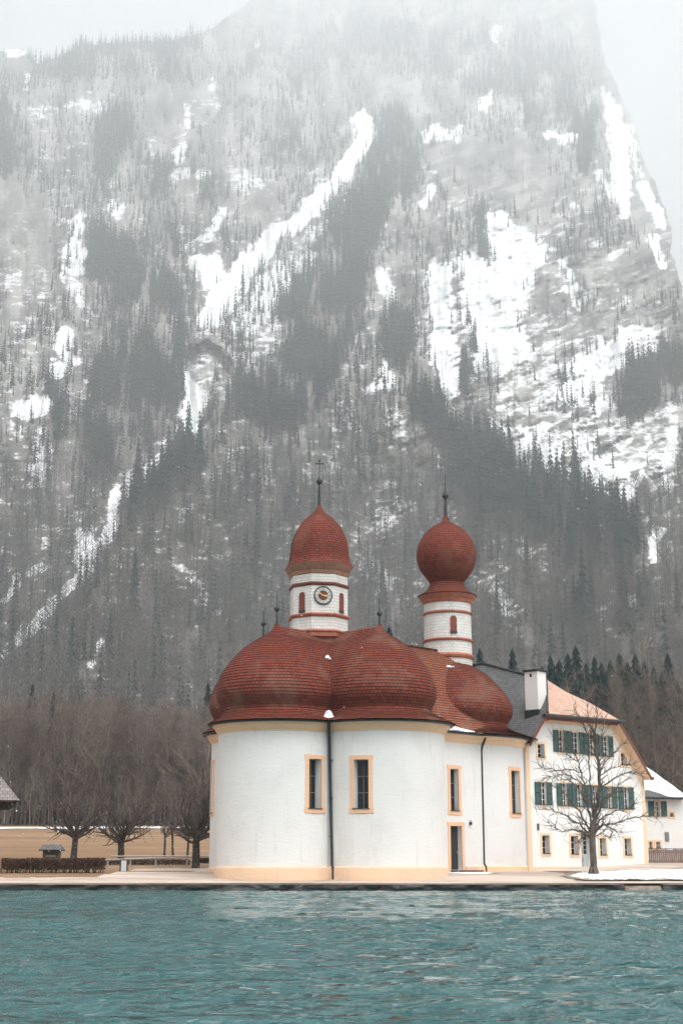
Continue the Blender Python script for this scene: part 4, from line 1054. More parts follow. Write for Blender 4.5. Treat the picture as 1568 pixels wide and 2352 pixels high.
# snow caught on the church roofs
def snow_patch(name, label, lumps):
    mb_all = MB()
    for k, (p, a, b, c) in enumerate(lumps):
        m_ = snow_lump(p, a, b, c, seed=k * 3 + len(label))
        o_ = len(mb_all.v); mb_all.v += m_.v
        for f_ in m_.f: mb_all.face([i + o_ for i in f_])
    return tag(mb_all.build(name, M['snow'], None, smooth=True, angle=80), label, 'snow', kind='stuff')
snow_patch('roof_snow', 'snow lodged in the valley between the two front domes at the eaves', [((VX, VY - .42, ZE + .06), .34, .3, .42), ((VX - .42, VY - .40, ZE + .02), .38, .16, .16), ((VX + .5, VY - .40, ZE + .02), .4, .14, .13), ((VX - .02, VY - .22, ZE + .35), .18, .2, .35)])
p_ = at(752, 1508, 87.3); snow_patch('roof_snow', 'small snow lump high between the front domes under the clock tower', [((p_.x, p_.y, p_.z - .1), .13, .12, .22), ((p_.x + .12, p_.y, p_.z - .16), .08, .08, .12)])
vv = [nave_f(s, ZE + z, d) for s, z, d in ((.55, .06, -.30), (1.3, .05, -.34), (2.0, .04, -.36), (2.75, .03, -.38), (.4, .25, -.1))]
snow_patch('roof_snow', 'wedge of snow on the eaves beside the round right apse', [(vv[0], .62, .42, .30), (vv[1], .55, .35, .22), (vv[2], .5, .28, .15), (vv[3], .4, .2, .09), (vv[4], .3, .3, .30)])
p_ = at(1030, 1532, 95.6); snow_patch('roof_snow', 'small snow remnant below the onion tower', [((p_.x, p_.y, p_.z), .15, .12, .14), ((p_.x + .3, p_.y - .02, p_.z + .02), .07, .06, .08)])

# ================================================================== THE LODGE beside the church
F0 = Vector((12.5, 98, 0)); FE = Vector((.8, .6, 0)); FN = Vector((-.6, .8, 0))
def HW(s, b, z): p = F0 + FE * s + FN * b; return (p.x, p.y, z)
def lf_(s, z, d): return HW(s, d, z)
def lhit(px, py):
    p = on_plane(px, py, F0, FN); return (p - F0).dot(FE), p.z
def zpx(zx, zy): return 1140 + zx * 428 / 1568, 1480 + zy * 428 / 1568       # enlarged-view pixels to photo pixels
def lbox(x0, y0, x1, y1):
    a, b = zpx(x0, y0), zpx(x1, y1); return plane_open(lhit, (a[0], a[1], b[0], b[1]))
lodge = empty('lodge', HW(6, 0, 1.2), 'white three-storey lodge with green shutters behind the bare tree', 'house')
SR = 11.85; BK = 17.0; K = 1.24
def zl(s): return 9.56 + K * (s + .22)
def zrr(s): return 11.5 - K * (s - 8.67)
attic_small = [lbox(342, 838, 398, 952), lbox(1043, 914, 1092, 1016)]
attic = [lbox(514, 724, 558, 908), lbox(632, 738, 686, 920), lbox(772, 752, 815, 935), lbox(888, 772, 934, 945)]
middle = [lbox(366, 1160, 414, 1352), lbox(547, 1170, 586, 1362), lbox(672, 1180, 712, 1370), lbox(800, 1186, 838, 1376), lbox(928, 1196, 964, 1382), lbox(1062, 1202, 1104, 1390)]
ground_w = [lbox(381, 1608, 441, 1762), lbox(622, 1612, 684, 1768), lbox(866, 1630, 918, 1776), lbox(1073, 1632, 1128, 1776)]
door_o = lbox(722, 1600, 786, 1872)
holes = attic_small + attic + middle + ground_w + [door_o]
mb = MB()
zs_ = sorted(set([.2, 3, 6.5, 7.4] + [v for h in holes for v in h[2:4]]))
wall_top = 9.9
wall_cells(mb, lf_, [0, SR] + [SR * k / 8 for k in range(1, 8)], [.2, 7.45], [h for h in holes if h[3] < 7.45])
# gable part above 7.45: bounded by the roof slopes
gh = [h for h in holes if h[3] >= 7.45]
ss = sorted(set([0, SR, 1.25, 8.8] + [v for h in gh for v in h[:2]] + [SR * k / 16 for k in range(1, 16)]))
ss = [s for s in ss if not any(h[0] < s < h[1] for h in gh)]
def ztop_(s): return min(zl(s) - .22, 11.42, zrr(s) - .22)
for a, b in zip(ss[:-1], ss[1:]):
    zc_ = sorted([7.45] + [v for h in gh if h[0] <= (a + b) / 2 <= h[1] for v in h[2:4]])
    lo = 7.45
    spans = []
    for h in sorted([h for h in gh if h[0] <= (a + b) / 2 <= h[1]], key=lambda h: h[2]): spans.append((lo, h[2])); lo = h[3]
    for c, d in spans: mb.poly((lf_(a, c, 0), lf_(b, c, 0), lf_(b, d, 0), lf_(a, d, 0)))
    if ztop_(a) > lo or ztop_(b) > lo: mb.poly((lf_(a, lo, 0), lf_(b, lo, 0), lf_(b, max(ztop_(b), lo + .001), 0), lf_(a, max(ztop_(a), lo + .001), 0)))
for s_, zt_ in ((0, 9.55), (SR, 7.4)):                                   # flanks
    mb.poly((HW(s_, 0, .2), HW(s_, BK, .2), HW(s_, BK, zt_), HW(s_, 0, zt_)))
mb.poly((HW(0, BK, .2), HW(SR, BK, .2), HW(SR, BK, 9), HW(0, BK, 9)))
mb.build('wall', M['plaster2'], lodge)
def shut(win, h, side, w):
    """one louvred shutter folded back on the wall"""
    s0, s1, z0, z1 = h; a = s0 - w - .02 if side < 0 else s1 + .02; b = a + w
    mb = MB(); fr = .05
    slab(mb, lf_, a, a + fr, z0, z1, -.075, -.036); slab(mb, lf_, b - fr, b, z0, z1, -.075, -.036)
    for c in (z0, (z0 + z1) / 2 - .03, z1 - .06): slab(mb, lf_, a + fr, b - fr, c, c + .06, -.073, -.038)
    n = 9
    for half in (0, 1):
        c0 = z0 + .06 if half == 0 else (z0 + z1) / 2 + .03; c1 = (z0 + z1) / 2 - .03 if half == 0 else z1 - .06
        for k in range(n):
            u = c0 + (c1 - c0) * k / n; v = c0 + (c1 - c0) * (k + .8) / n
            mb.poly((lf_(a + fr, u, -.070), lf_(b - fr, u, -.070), lf_(b - fr, v, -.046), lf_(a + fr, v, -.046)))
    mb.build('shutter', M['shutter'], win)
sw = .52
for h in attic + middle:
    w_ = church_window(lodge, lf_, h, .13, 1, .14, ns=1, bars=(2, 4), ear=.0, sill=True, frame_mat=M['peachpale'], barmat=M['whitewood'])
    shut(w_, h, -1, sw * (.92 if h in attic else 1)); shut(w_, h, 1, sw * (.92 if h in attic else 1))
for h in attic_small: church_window(lodge, lf_, h, .16, 1, .34, ns=1, bars=(2, 3), ear=0, sill=True, frame_mat=M['peachpale'], barmat=M['whitewood'])
for h in ground_w: church_window(lodge, lf_, h, .17, 1, .38, ns=1, bars=(2, 3), ear=0, sill=True, frame_mat=M['peachpale'], barmat=M['whitewood'])
# front door: pale leaf with glazed upper part
s0, s1, z0, z1 = door_o
mb = MB(); slab(mb, lf_, s0 - .12, s0, z0, z1, -.04, .03); slab(mb, lf_, s1, s1 + .12, z0, z1, -.04, .03); slab(mb, lf_, s0 - .12, s1 + .12, z1, z1 + .16, -.045, .03)
dr = mb.build('door', M['stonestep'], lodge)
mb = MB(); reveal(mb, lf_, door_o, .32); mb.build('reveal', M['plaster2'], dr)
mb = MB(); slab(mb, lf_, s0, s1, z0, z1, .30, .34); mb.build('door_leaf', M['paledoor'], dr)
mb = MB()
for c in range(2):
    for r_ in range(4):
        a = s0 + (s1 - s0) * (.10 + .42 * c); b = a + (s1 - s0) * .36; u = z0 + (z1 - z0) * (.40 + .14 * r_); slab(mb, lf_, a, b, u, u + (z1 - z0) * .12, .285, .30)
mb.build('door_pane', M['glass'], dr)
mb = MB(); slab(mb, lf_, s0 + .12, s0 + .16, z0 + 1.0, z0 + 1.15, .23, .30); mb.build('handle', M['black'], dr)
# painted corner strips, base strip and the frieze under the eaves
mb = MB(); slab(mb, lf_, .02, .36, .3, zl(.0) - .5, -.02, .05); mb.build('corner_strip', M['peachpale'], lodge)
mb = MB(); slab(mb, lf_, SR - .34, SR, .3, 7.3, -.02, .05); mb.build('corner_strip', M['peachpale'], lodge)
mb = MB(); slab(mb, lf_, .36, s0 - .2, .3, gz(13, 98) + .27, -.024, .05); mb.build('base_strip', M['peachpale'], lodge)
mb = MB()
slab(mb, lf_, 1.35, 8.72, 10.98, 11.44, -.03, .04); slab(mb, lf_, 1.35, 8.72, 11.14, 11.44, -.16, -.031); mb.build('frieze', M['peachpale'], lodge)
# soffits below the verges
def slope_board(pts, w, off, mat, name, thick=.05):
    mb = MB()
    for (a, b) in zip(pts[:-1], pts[1:]):
        mb.prism([HW(a[0], a[2], a[1]), HW(b[0], b[2], b[1]), HW(b[0], b[2] + w, b[1]), HW(a[0], a[2] + w, a[1])], (0, 0, -thick))
    return mb.build(name, mat, lodge)
OV = -.8
RE = (11.80, zrr(11.80)); LE = (-.28, zl(-.28))
slope_board([(LE[0], LE[1] - .16, OV + .06), (1.35, zl(1.35) - .16, OV + .06)], .95, 0, M['peachpale'], 'soffit')
slope_board([(8.72, zrr(8.72) - .16, OV + .06), (10.4, zrr(10.4) - .16, OV + .06), (RE[0], RE[1] - .16, OV + .06)], .95, 0, M['peachpale'], 'soffit')
mb = MB(); 
for a, b in (((8.6, zrr(8.6) - .25), (SR + .0, zrr(SR) - .35)), ((.0, zl(0.) - .3), (1.35, zl(1.35) - .25))):
    mb.prism([HW(a[0], -.02, a[1] - .55), HW(b[0], -.02, b[1] - .55), HW(b[0], -.02, b[1]), HW(a[0], -.02, a[1])], tuple(FN * .04))
mb.build('frieze', M['peachpale'], lodge)
# verge boards
for pts, nm in (([LE, (1.4, zl(1.4))], 'verge_board'), ([(8.67, 11.5), (10.2, zrr(10.2)), RE], 'verge_board')):
    mb = MB()
    for a, b in zip(pts[:-1], pts[1:]):
        mb.prism([HW(a[0], OV - .02, a[1] - .30), HW(b[0], OV - .02, b[1] - .30), HW(b[0], OV - .02, b[1] - .02), HW(a[0], OV - .02, a[1] - .02)], tuple(FN * .06))
    mb.build(nm, M['fascia'], lodge)
# roof slopes (each with thickness)
def roof_poly(pts, mat, name, udir, thick=.10, parent=None):
    P = [Vector(p) for p in pts]; nrm = (P[1] - P[0]).cross(P[2] - P[0]).normalized()
    if nrm.z < 0: P = P[::-1]; nrm = -nrm
    ud = Vector(udir).normalized(); vd = nrm.cross(ud).normalized()
    if vd.z < 0: vd = -vd
    mb = MB(); n = len(P); uv = [(p.dot(ud), p.dot(vd)) for p in P]
    mb.poly(P, uv)
    Q = [p - nrm * thick for p in P]; mb.poly(Q[::-1])
    for k in range(n): mb.poly((P[k], Q[k], Q[(k+1) % n], P[(k+1) % n]))
    return mb.build(name, mat, parent or lodge)
U1 = (5.05, 9.5, 16.4); AP_ = (3.55, 1.3, 14.2)
roof_poly([HW(LE[0], OV, LE[1]), HW(LE[0], BK, LE[1]), HW(5.05, BK, 16.4), HW(*U1), HW(*AP_), HW(1.4, OV, zl(1.4))], M['grey'], 'roof_slope', FN)
roof_poly([HW(RE[0], OV, RE[1]), HW(8.67, OV, 11.5), HW(7.55, 1.11, zrr(7.55)), HW(6.9, 2.6, zrr(6.9)), HW(6.12, 3.8, zrr(6.12)), HW(5.05, 9.5, zrr(5.05)), HW(5.05, BK, zrr(5.05)), HW(RE[0], BK, RE[1])], M['grey'], 'roof_slope', FN)
Lc = [(1.4, OV, 11.5), (2.3, .0, zl(2.3)), (3.0, .75, zl(3.0)), (3.55, 1.3, 14.2), (5.05, 9.5, 16.4)]
Rc_ = [(8.67, OV, 11.5), (7.55, 1.11, zrr(7.55)), (6.9, 2.6, zrr(6.9)), (6.12, 3.8, zrr(6.12)), (5.06, 9.5, 16.4)]
mb = MB(); nsp = 10
for k in range(4):
    for j in range(nsp):
        def PT(c, t): return Vector(HW(*(Vector(Lc[c]).lerp(Vector(Rc_[c]), t)))) + Vector((0, 0, .012))
        q_ = [PT(k, j/nsp), PT(k, (j+1)/nsp), PT(k+1, (j+1)/nsp), PT(k+1, j/nsp)]
        mb.poly(q_, [(p.dot(FE), p.z * 1.28) for p in q_])
mb.build('roof_hip', M['orange'], lodge, smooth=True)
mb = MB(); mb.prism([HW(1.1, OV - .14, 11.42), HW(8.95, OV - .14, 11.42), HW(8.95, OV + .25, 11.42), HW(1.1, OV + .25, 11.42)], (0, 0, -.05))
mb.tube([HW(1.0, OV - .16, 11.40), HW(9.05, OV - .16, 11.40)], .11, 8); mb.build('hip_gutter', M['gutter'], lodge)
mb = MB(); mb.prism([HW(1.5, OV + .12, 11.37), HW(8.6, OV + .12, 11.37), HW(8.6, OV + .12, 11.12), HW(1.5, OV + .12, 11.12)], tuple(FN * .05)); mb.build('eaves_board', M['fascia'], lodge)
mb = MB(); mb.tube([HW(RE[0] + .05, OV - .1, RE[1] - .12), HW(RE[0] + .05, BK, RE[1] - .12)], .10, 8); mb.build('gutter', M['gutter'], lodge)
mb = MB()
for s_, zz_ in ((2.0, 11.1), (8.1, 11.1)): mb.prism([HW(s_, .0, zz_), HW(s_, -.55, zz_ + .12), HW(s_, -.55, zz_ + .26), HW(s_, 0, zz_ + .26)], tuple(FE * .14))
mb.build('bracket', M['fascia'], lodge)
mb = MB(); mb.tube([HW(5.05, 9.3, 16.46), HW(5.05, BK, 16.46)], .13, 6); mb.tube([HW(5.05, 9.5, 16.44), HW(*AP_[:2], AP_[2] + .04), HW(1.45, OV, 11.56)], .10, 6); mb.build('ridge_cap', M['grey'], lodge)
# chimney
nl = (-K * FE.x, -K * FE.y, 1); cb = on_plane(1233, 1634, HW(-.22, 0, 9.56), nl)
zt_c = zat(1541, cb.y); ca = R(8)
Mx = Matrix.Translation((cb.x, cb.y + .45, 0)) @ Matrix.Rotation(R(-42), 4, 'Z')
hc = .53
mb = MB(); mb.box((-hc, -hc, cb.z - 1.2), (hc, hc, zt_c), Mx); ch = mb.build('chimney', M['plaster2'], lodge)
mb = MB(); mb.box((-hc - .12, -hc - .12, zt_c + .02), (hc + .12, hc + .12, zt_c + .10), Mx); mb.box((-hc - .05, -hc - .05, zt_c - .04), (hc + .05, hc + .05, zt_c + .021), Mx); mb.build('chimney_cap', M['gutter'], ch)
mb = MB(); mb.box((-.10, -hc - .012, zt_c - .42), (.06, -hc + .02, zt_c - .18), Mx); mb.build('chimney_hole', M['black'], ch)  # small hole near the top, its darkness painted as a black box
mb = MB(); mb.box((-hc - .06, -hc - .06, cb.z - 1.0), (hc + .06, hc + .06, cb.z + .12), Mx); mb.build('flashing', M['gutter'], ch)
# pale board saddle beside the chimney
a_, b_ = on_plane(1240, 1640, HW(-.22, 0, 9.64), nl), on_plane(1262, 1610, HW(-.22, 0, 9.64), nl)
for (x_, y_) in [zpx(346, 1536)]:
    q_ = lhit(x_, y_); mb = MB(); slab(mb, lf_, q_[0] - .09, q_[0] + .09, q_[1] - .22, q_[1] + .22, -.05, .0); mb.build('wall_slot', M['wood'], lodge)  # dark slab on the wall, coloured to pass for a small dark slot

# ---- the low annex on the far right
AO = Vector((xat(1487, 110.5), 110.5, 0)); AE = Vector((.86, -.51, 0)).normalized(); AE = Vector((.93, .37, 0)).normalized(); AN = Vector((-AE.y, AE.x, 0))
def af(s, z, d): p = AO + AE * s + AN * d; return (p.x, p.y, z)
def ahit(px, py): p = on_plane(px, py, AO, AN); return (p - AO).dot(AE), p.z
def abox(x0, y0, x1, y1): a, b = zpx(x0, y0), zpx(x1, y1); return plane_open(ahit, (a[0], a[1], b[0], b[1]))
annex = empty('annex', (AO.x + 3, AO.y + 1, 1.8), 'low white annex with a snow covered roof behind the reddish fence', 'house')
aw = [abox(1330, 1320, 1368, 1448), abox(1452, 1418, 1484, 1448), abox(1278, 1662, 1306, 1716), abox(1338, 1662, 1372, 1716)]
zea = ahit(1520, 1832)[1]
mb = MB(); wall_cells(mb, af, [-2.6, 3.6], [.8, zea], aw); mb.poly((af(3.6, .8, 0), af(3.6, .8, 5), af(3.6, zea, 5), af(3.6, zea, 0))); mb.build('wall', M['plaster2'], annex)
for k, h in enumerate(aw):
    w_ = church_window(annex, af, h, .16 if k else .12, 1, .16, ns=1, bars=(2, 3) if k == 0 else (2, 2), ear=0, frame_mat=M['peachpale'], barmat=M['whitewood'], sill=True)
    if k == 0:
        for sd_ in (-1, 1):
            a = h[0] - .62 if sd_ < 0 else h[1] + .1; mb = MB()
            slab(mb, af, a, a + .07, h[2], h[3], -.075, -.036); slab(mb, af, a + .45, a + .52, h[2], h[3], -.075, -.036)
            for j in range(16):
                u = h[2] + (h[3] - h[2]) * j / 16; v = h[2] + (h[3] - h[2]) * (j + .85) / 16; mb.poly((af(a + .07, u, -.07), af(a + .45, u, -.07), af(a + .45, v, -.045), af(a + .07, v, -.045)))
            mb.build('shutter', M['shutter'], w_)
h = abox(1412, 1580, 1446, 1656); mb = MB(); slab(mb, af, h[0], h[1], h[2], h[3], -.05, .02)
for j in range(7):
    u = h[2] + (h[3] - h[2]) * (j + .2) / 7; slab(mb, af, h[0] + .03, h[1] - .03, u, u + .05, -.07, -.049)
mb.build('vent_grille', M['muntin'], annex)
AP0 = Vector(af(0, zea - .03, -.55)); APN = (Vector(af(1, zea - .03, -.55)) - AP0).cross(Vector(af(0, zea - .03 + .66, .45)) - AP0).normalized()
def aroof(px, py):
    p = on_plane(px, py, AP0, APN); return (p - AO).dot(AE), p.z
se1, hp = aroof(1578, 1836)[0], aroof(1489, 1771)
def hipz(s): return zea - .03 + (hp[1] - zea + .03) * (s - se1) / (hp[0] - se1)
def rp_(s, z): return af(s, z, -.55 + (z - zea + .03) / .66)
SQ = hp[0] - 1.3
roof_poly([rp_(-2.8, zea - .03), rp_(se1, zea - .03), rp_(SQ, hipz(SQ)), rp_(-2.8, hipz(SQ))], M['grey'], 'roof', AE, .12, annex)
qz = hipz(SQ); qd = -.55 + (qz - zea + .03) / .66
roof_poly([rp_(se1, zea - .03), rp_(SQ, qz), af(se1, zea - .03, 2 * qd + .55)], M['grey'], 'roof', AN, .12, annex)
roof_poly([af(-2.8, zea - .03, 2 * qd + .55), af(se1, zea - .03, 2 * qd + .55), af(SQ, qz, qd + .02), af(-2.8, qz, qd + .02)], M['grey'], 'roof', AE, .12, annex)
mb = MB(); mb.tube([af(-2.8, zea - .06, -.62), af(se1, zea - .06, -.62)], .09, 8); mb.build('gutter', M['gutter'], annex)
# snow blanket on the annex roof
mb = MB(); nu, nv = 44, 12; s0_ = -.6
for j in range(nv + 1):
    for i in range(nu + 1):
        s = s0_ + (se1 - .15 - s0_) * i / nu; zh = min(hipz(s), qz) - .02
        fr = min(1, max(0, (s - aroof(1535, 1822)[0]) / (se1 - aroof(1535, 1822)[0]))); lo = zea + .52 * (1 - sstep(.0, 1.0, np.array((s - .1) / 2.3))) + .05 * math.sin(s * 3.1) + .03 * math.sin(s * 7.3) - .03
        lo = min(float(lo), zh - .01); z = lo + (zh - lo) * j / nv; e_ = min(1, j / 2.0) * min(1, (s - s0_) * 3) * min(1, (zh - lo) * 4)
        p = Vector(rp_(s, z)); mb.vert(p + Vector((0, 0, .02 + .20 * e_ + .02 * math.sin(s * 4 + z * 9))))
for j in range(nv):
    for i in range(nu): mb.face((j*(nu+1)+i, j*(nu+1)+i+1, (j+1)*(nu+1)+i+1, (j+1)*(nu+1)+i))
tag(mb.build('roof_snow', M['snow'], None, smooth=True), 'thick snow blanket on the low annex roof', 'snow', kind='stuff')
# reddish board fence before the annex
fz0 = lambda s: 1.45 + .0 * s
def fence_pt(px): return xat(px, 106.5, 2)
x0_, x1_ = fence_pt(1489), fence_pt(1600)
fence = empty('board_fence', ((x0_ + x1_) / 2, 106.5, 1.5), 'reddish vertical board fence in front of the low annex', 'fence')
mb = MB(); x = x0_
ztf = zat(1951, 106.5); zbf = zat(1986, 106.5)
while x < x1_: w = rnd.uniform(.13, .17); mb.box((x, 106.5, zbf - .5), (x + w - .018, 106.53, ztf + rnd.uniform(-.03, .03))); x += w
mb.build('boards', M['fencewood'], fence)
mb = MB(); mb.box((x0_, 106.54, ztf - .25), (x1_, 106.6, ztf - .15)); mb.box((x0_, 106.54, zbf + .2), (x1_, 106.6, zbf + .3)); mb.build('rail', M['fencewood'], fence)
mb = MB(); mb.box((x0_ - .02, 106.46, ztf + .035), (x1_, 106.58, ztf + .075)); mb.build('top_board', M['wood'], fence)

# ---- boathouse at the left edge
BE = xat(46.5, 92, 5.6); BW = BE - 1.25; zeb = zat(1838, 92)
boat = empty('boathouse', (BE - 6, 95, .7), 'dark wooden boathouse with weathered shingle roof, cut by the left edge', 'boathouse')
PIV = Vector((BE, 92, 0)); n_before = set(bpy.data.objects)
mb = MB(); hipR = (BE - 4.2, 92 + 4.2, zeb + 4.2 * 1.3)
RL = BE - 10
roof_poly([(RL, 92, zeb), (BE, 92, zeb), hipR, (RL, 96.2, hipR[2])], M['paleshingle'], 'roof', (1, 0, 0), .16, boat)
roof_poly([(BE, 92, zeb), (BE, 100.4, zeb), hipR], M['paleshingle'], 'roof', (0, 1, 0), .16, boat)
roof_poly([(BE, 100.4, zeb), (RL, 100.4, zeb), (RL, 96.2, hipR[2]), hipR], M['paleshingle'], 'roof', (1, 0, 0), .16, boat)
xw = xat(4.5, 93.2, 2)
mb = MB()
x = xw
while x > RL + 1: w = rnd.uniform(.18, .24); mb.box((x - w + .012, 93.2 + rnd.uniform(0, .015), .3), (x, 93.26, zeb - .05)); x -= w
y = 93.2
while y < 99: w = rnd.uniform(.18, .24); mb.box((xw - .06, y, .3), (xw + rnd.uniform(-.012, 0), y + w - .012, zeb - .05)); y += w
mb.build('wall', M['wood'], boat)
mb = MB()
for xx in np.arange(RL + 1, BE - .1, .85): mb.box((xx, 92.1, zeb - .32), (xx + .1, 93.2, zeb - .18))
for yy in np.arange(93.4, 100, .85): mb.box((xw, yy, zeb - .32), (BE - .12, yy + .1, zeb - .18))
mb.build('rafter', M['wood'], boat)

for o in list(boat.children):                                     # the whole building is turned about its visible corner
    RM = Matrix.Translation(PIV - ORG[boat]) @ Matrix.Rotation(R(17), 4, 'Z') @ Matrix.Translation(ORG[boat] - PIV)
    o.data.transform(RM)

# ---- the small things on the meadow edge
hut = empty('wooden_hut', (xat(119, 103, 2), 103, gz(-21, 103)), 'small dark wooden hut with shingled roof behind the left hedge', 'hut')
hx, zb_, zt_ = xat(119, 103, 2), gz(-21, 103) - .1, zat(1950, 103); hw_ = .56
mb = MB(); n = 7
for k in range(n):
    a = hx - hw_ + 2 * hw_ * k / n; mb.box((a + .006, 102.6, zb_), (a + 2 * hw_ / n - .006, 103.5, zt_))
mb.box((hx - hw_ + .01, 102.65, zb_), (hx + hw_ - .01, 103.45, zt_ - .01)); mb.build('body', M['wood'], hut)
zr_ = zat(1940, 103)
roof_poly([(hx - .78, 102.25, zt_ - .06), (hx + .78, 102.25, zt_ - .06), (hx + .60, 103.05, zr_ + .02), (hx - .60, 103.05, zr_ + .02)], M['grey'], 'roof', (1, 0, 0), .07, hut)
roof_poly([(hx - .78, 103.85, zt_ - .06), (hx + .78, 103.85, zt_ - .06), (hx + .60, 103.05, zr_ + .02), (hx - .60, 103.05, zr_ + .02)], M['grey'], 'roof', (1, 0, 0), .07, hut)
for sg in (-1, 1): roof_poly([(hx + sg * .78, 102.25, zt_ - .06), (hx + sg * .78, 103.85, zt_ - .06), (hx + sg * .60, 103.05, zr_ + .02)], M['grey'], 'roof', (0, 1, 0), .07, hut)
mb = MB(); ex, ez = hx - .12, zat(1952.5, 102.6)
for k in range(12):
    a, b = 2*math.pi*k/12, 2*math.pi*(k+1)/12; mb.poly(((ex, 102.585, ez), (ex + .09 * math.cos(a), 102.585, ez + .12 * math.sin(a)), (ex + .09 * math.cos(b), 102.585, ez + .12 * math.sin(b))))
mb.build('emblem', M['whitewood'], hut)
mb = MB(); mb.box((hx - .34, 102.57, zat(1968, 102.6)), (hx + .36, 102.592, zat(1964, 102.6))); mb.build('lettering_board', M['muntin'], hut)
# rail fence
fy = lambda t: 101.0 + 2.0 * t
rx0, rx1 = xat(232, 100.5, 2), xat(446, 102.5, 2)
rail = empty('rail_fence', ((rx0 + rx1) / 2, 101.5, 1.2), 'low pale wooden rail fence between hedge and lime tree', 'fence')
mb = MB(); mb.tube([(rx0, 101.2, zat(1975.5, 101.2)), ((rx0 + rx1) / 2, 101.8, zat(1971.5, 101.8)), (rx1, 102.4, zat(1969, 102.4))], .055, 6)
mb.build('rail', M['palewood'], rail)
mb = MB(); mb.tube([(rx0, 105.0, zat(1967, 105)), (rx1 + 1.5, 105.5, zat(1966, 105.5))], .055, 6); mb.build('rail', M['palewood'], rail)
for px_ in (248, 300, 358, 430):
    t_ = (px_ - 232) / 214; y_ = 101.2 + 1.2 * t_; X_ = xat(px_, y_, 2); mb = MB(); mb.tube([(X_, y_ + .05, gz(X_, y_) - .2), (X_ + .01, y_ + .05, zat(1971 if px_ > 300 else 1973, y_) + .02)], .06, 6); mb.build('post', M['palewood'], rail)
sg_ = empty('sign_board', (xat(284, 97.5, 1), 97.5, gz(-14.5, 97.5)), 'white information board in a wooden frame by the rail fence', 'sign')
xa_, xb_ = xat(276.5, 97.5, 1), xat(292, 97.5, 1); za_, zb_ = zat(2001, 97.5), zat(1976, 97.5)
mb = MB(); mb.box((xa_ + .05, 97.5, za_), (xb_ - .05, 97.53, zb_)); mb.build('panel', M['board'], sg_)
for xx in (xa_, xb_): mb = MB(); mb.box((xx - .045, 97.47, za_ - .4), (xx + .045, 97.56, zb_ + .05)); mb.build('post', M['wood'], sg_)
mb = MB(); mb.box((xa_ + .05, 97.48, zb_ + .0), (xb_ - .05, 97.55, zb_ + .05)); mb.build('top_rail', M['wood'], sg_)

# ================================================================== HEDGES AND TREES
def seg_tris(P, Q, r0, r1, sides=3):
    """tapered twigs from arrays: (n,3),(n,3),(n,),(n,)"""
    d = Q - P; L = np.linalg.norm(d, axis=1, keepdims=True) + 1e-9; d = d / L
    ref = np.where(np.abs(d[:, 2:3]) > .9, np.array([[1., 0, 0]]), np.array([[0, 0, 1.]]))
    a = np.cross(d, ref); a /= np.linalg.norm(a, axis=1, keepdims=True) + 1e-9; b = np.cross(d, a)
    vs_ = []
    for k in range(sides):
        t = 2*math.pi*k/sides; o = a * math.cos(t) + b * math.sin(t); vs_.append(P + o * r0[:, None]); vs_.append(Q + o * r1[:, None])
    V = np.stack(vs_, 1); n = len(P); base = (np.arange(n) * 2 * sides)[:, None]
    F = np.concatenate([base + np.array([[2*k, 2*((k+1) % sides), 2*((k+1) % sides) + 1, 2*k + 1]]) for k in range(sides)], 0)
    return V.reshape(-1, 3), F
class Grow:
    def __init__(s, seed): s.r = random.Random(seed); s.S = {}; 
    def seg(s, p, q, r0, r1, key): s.S.setdefault(key, []).append((*p, *q, r0, r1))
    def branch(s, p, d, L, r, n, key, wob=.12, up=.0, taper=.35, sag=0):
        """a crooked branch; returns its points, directions and radii"""
        out = []; p = Vector(p); d = Vector(d).normalized(); st = L / n
        for k in range(n):
            d = (d + Vector((s.r.gauss(0, wob), s.r.gauss(0, wob), s.r.gauss(0, wob * .7) + up - sag * k / n))).normalized()
            q = p + d * st; ra = r * (1 - (1 - taper) * k / n); rb = r * (1 - (1 - taper) * (k + 1) / n)
            s.seg(p, q, ra, rb, key); out.append((q.copy(), d.copy(), rb)); p = q
        return out
    def side(s, d, ang):
        a = d.cross(Vector((s.r.uniform(-1, 1), s.r.uniform(-1, 1), s.r.uniform(-1, 1)))).normalized()
        return (d * math.cos(ang) + a * math.sin(ang)).normalized()
    def mesh(s, name, key, mat, sides=3, parent=None):
        A = np.array(s.S[key]); V, F = seg_tris(A[:, :3], A[:, 3:6], A[:, 6], A[:, 7], sides)
        if parent is not None: V = V - np.array(ORG[parent])
        return np_mesh(name, V, F, mat, parent=parent)
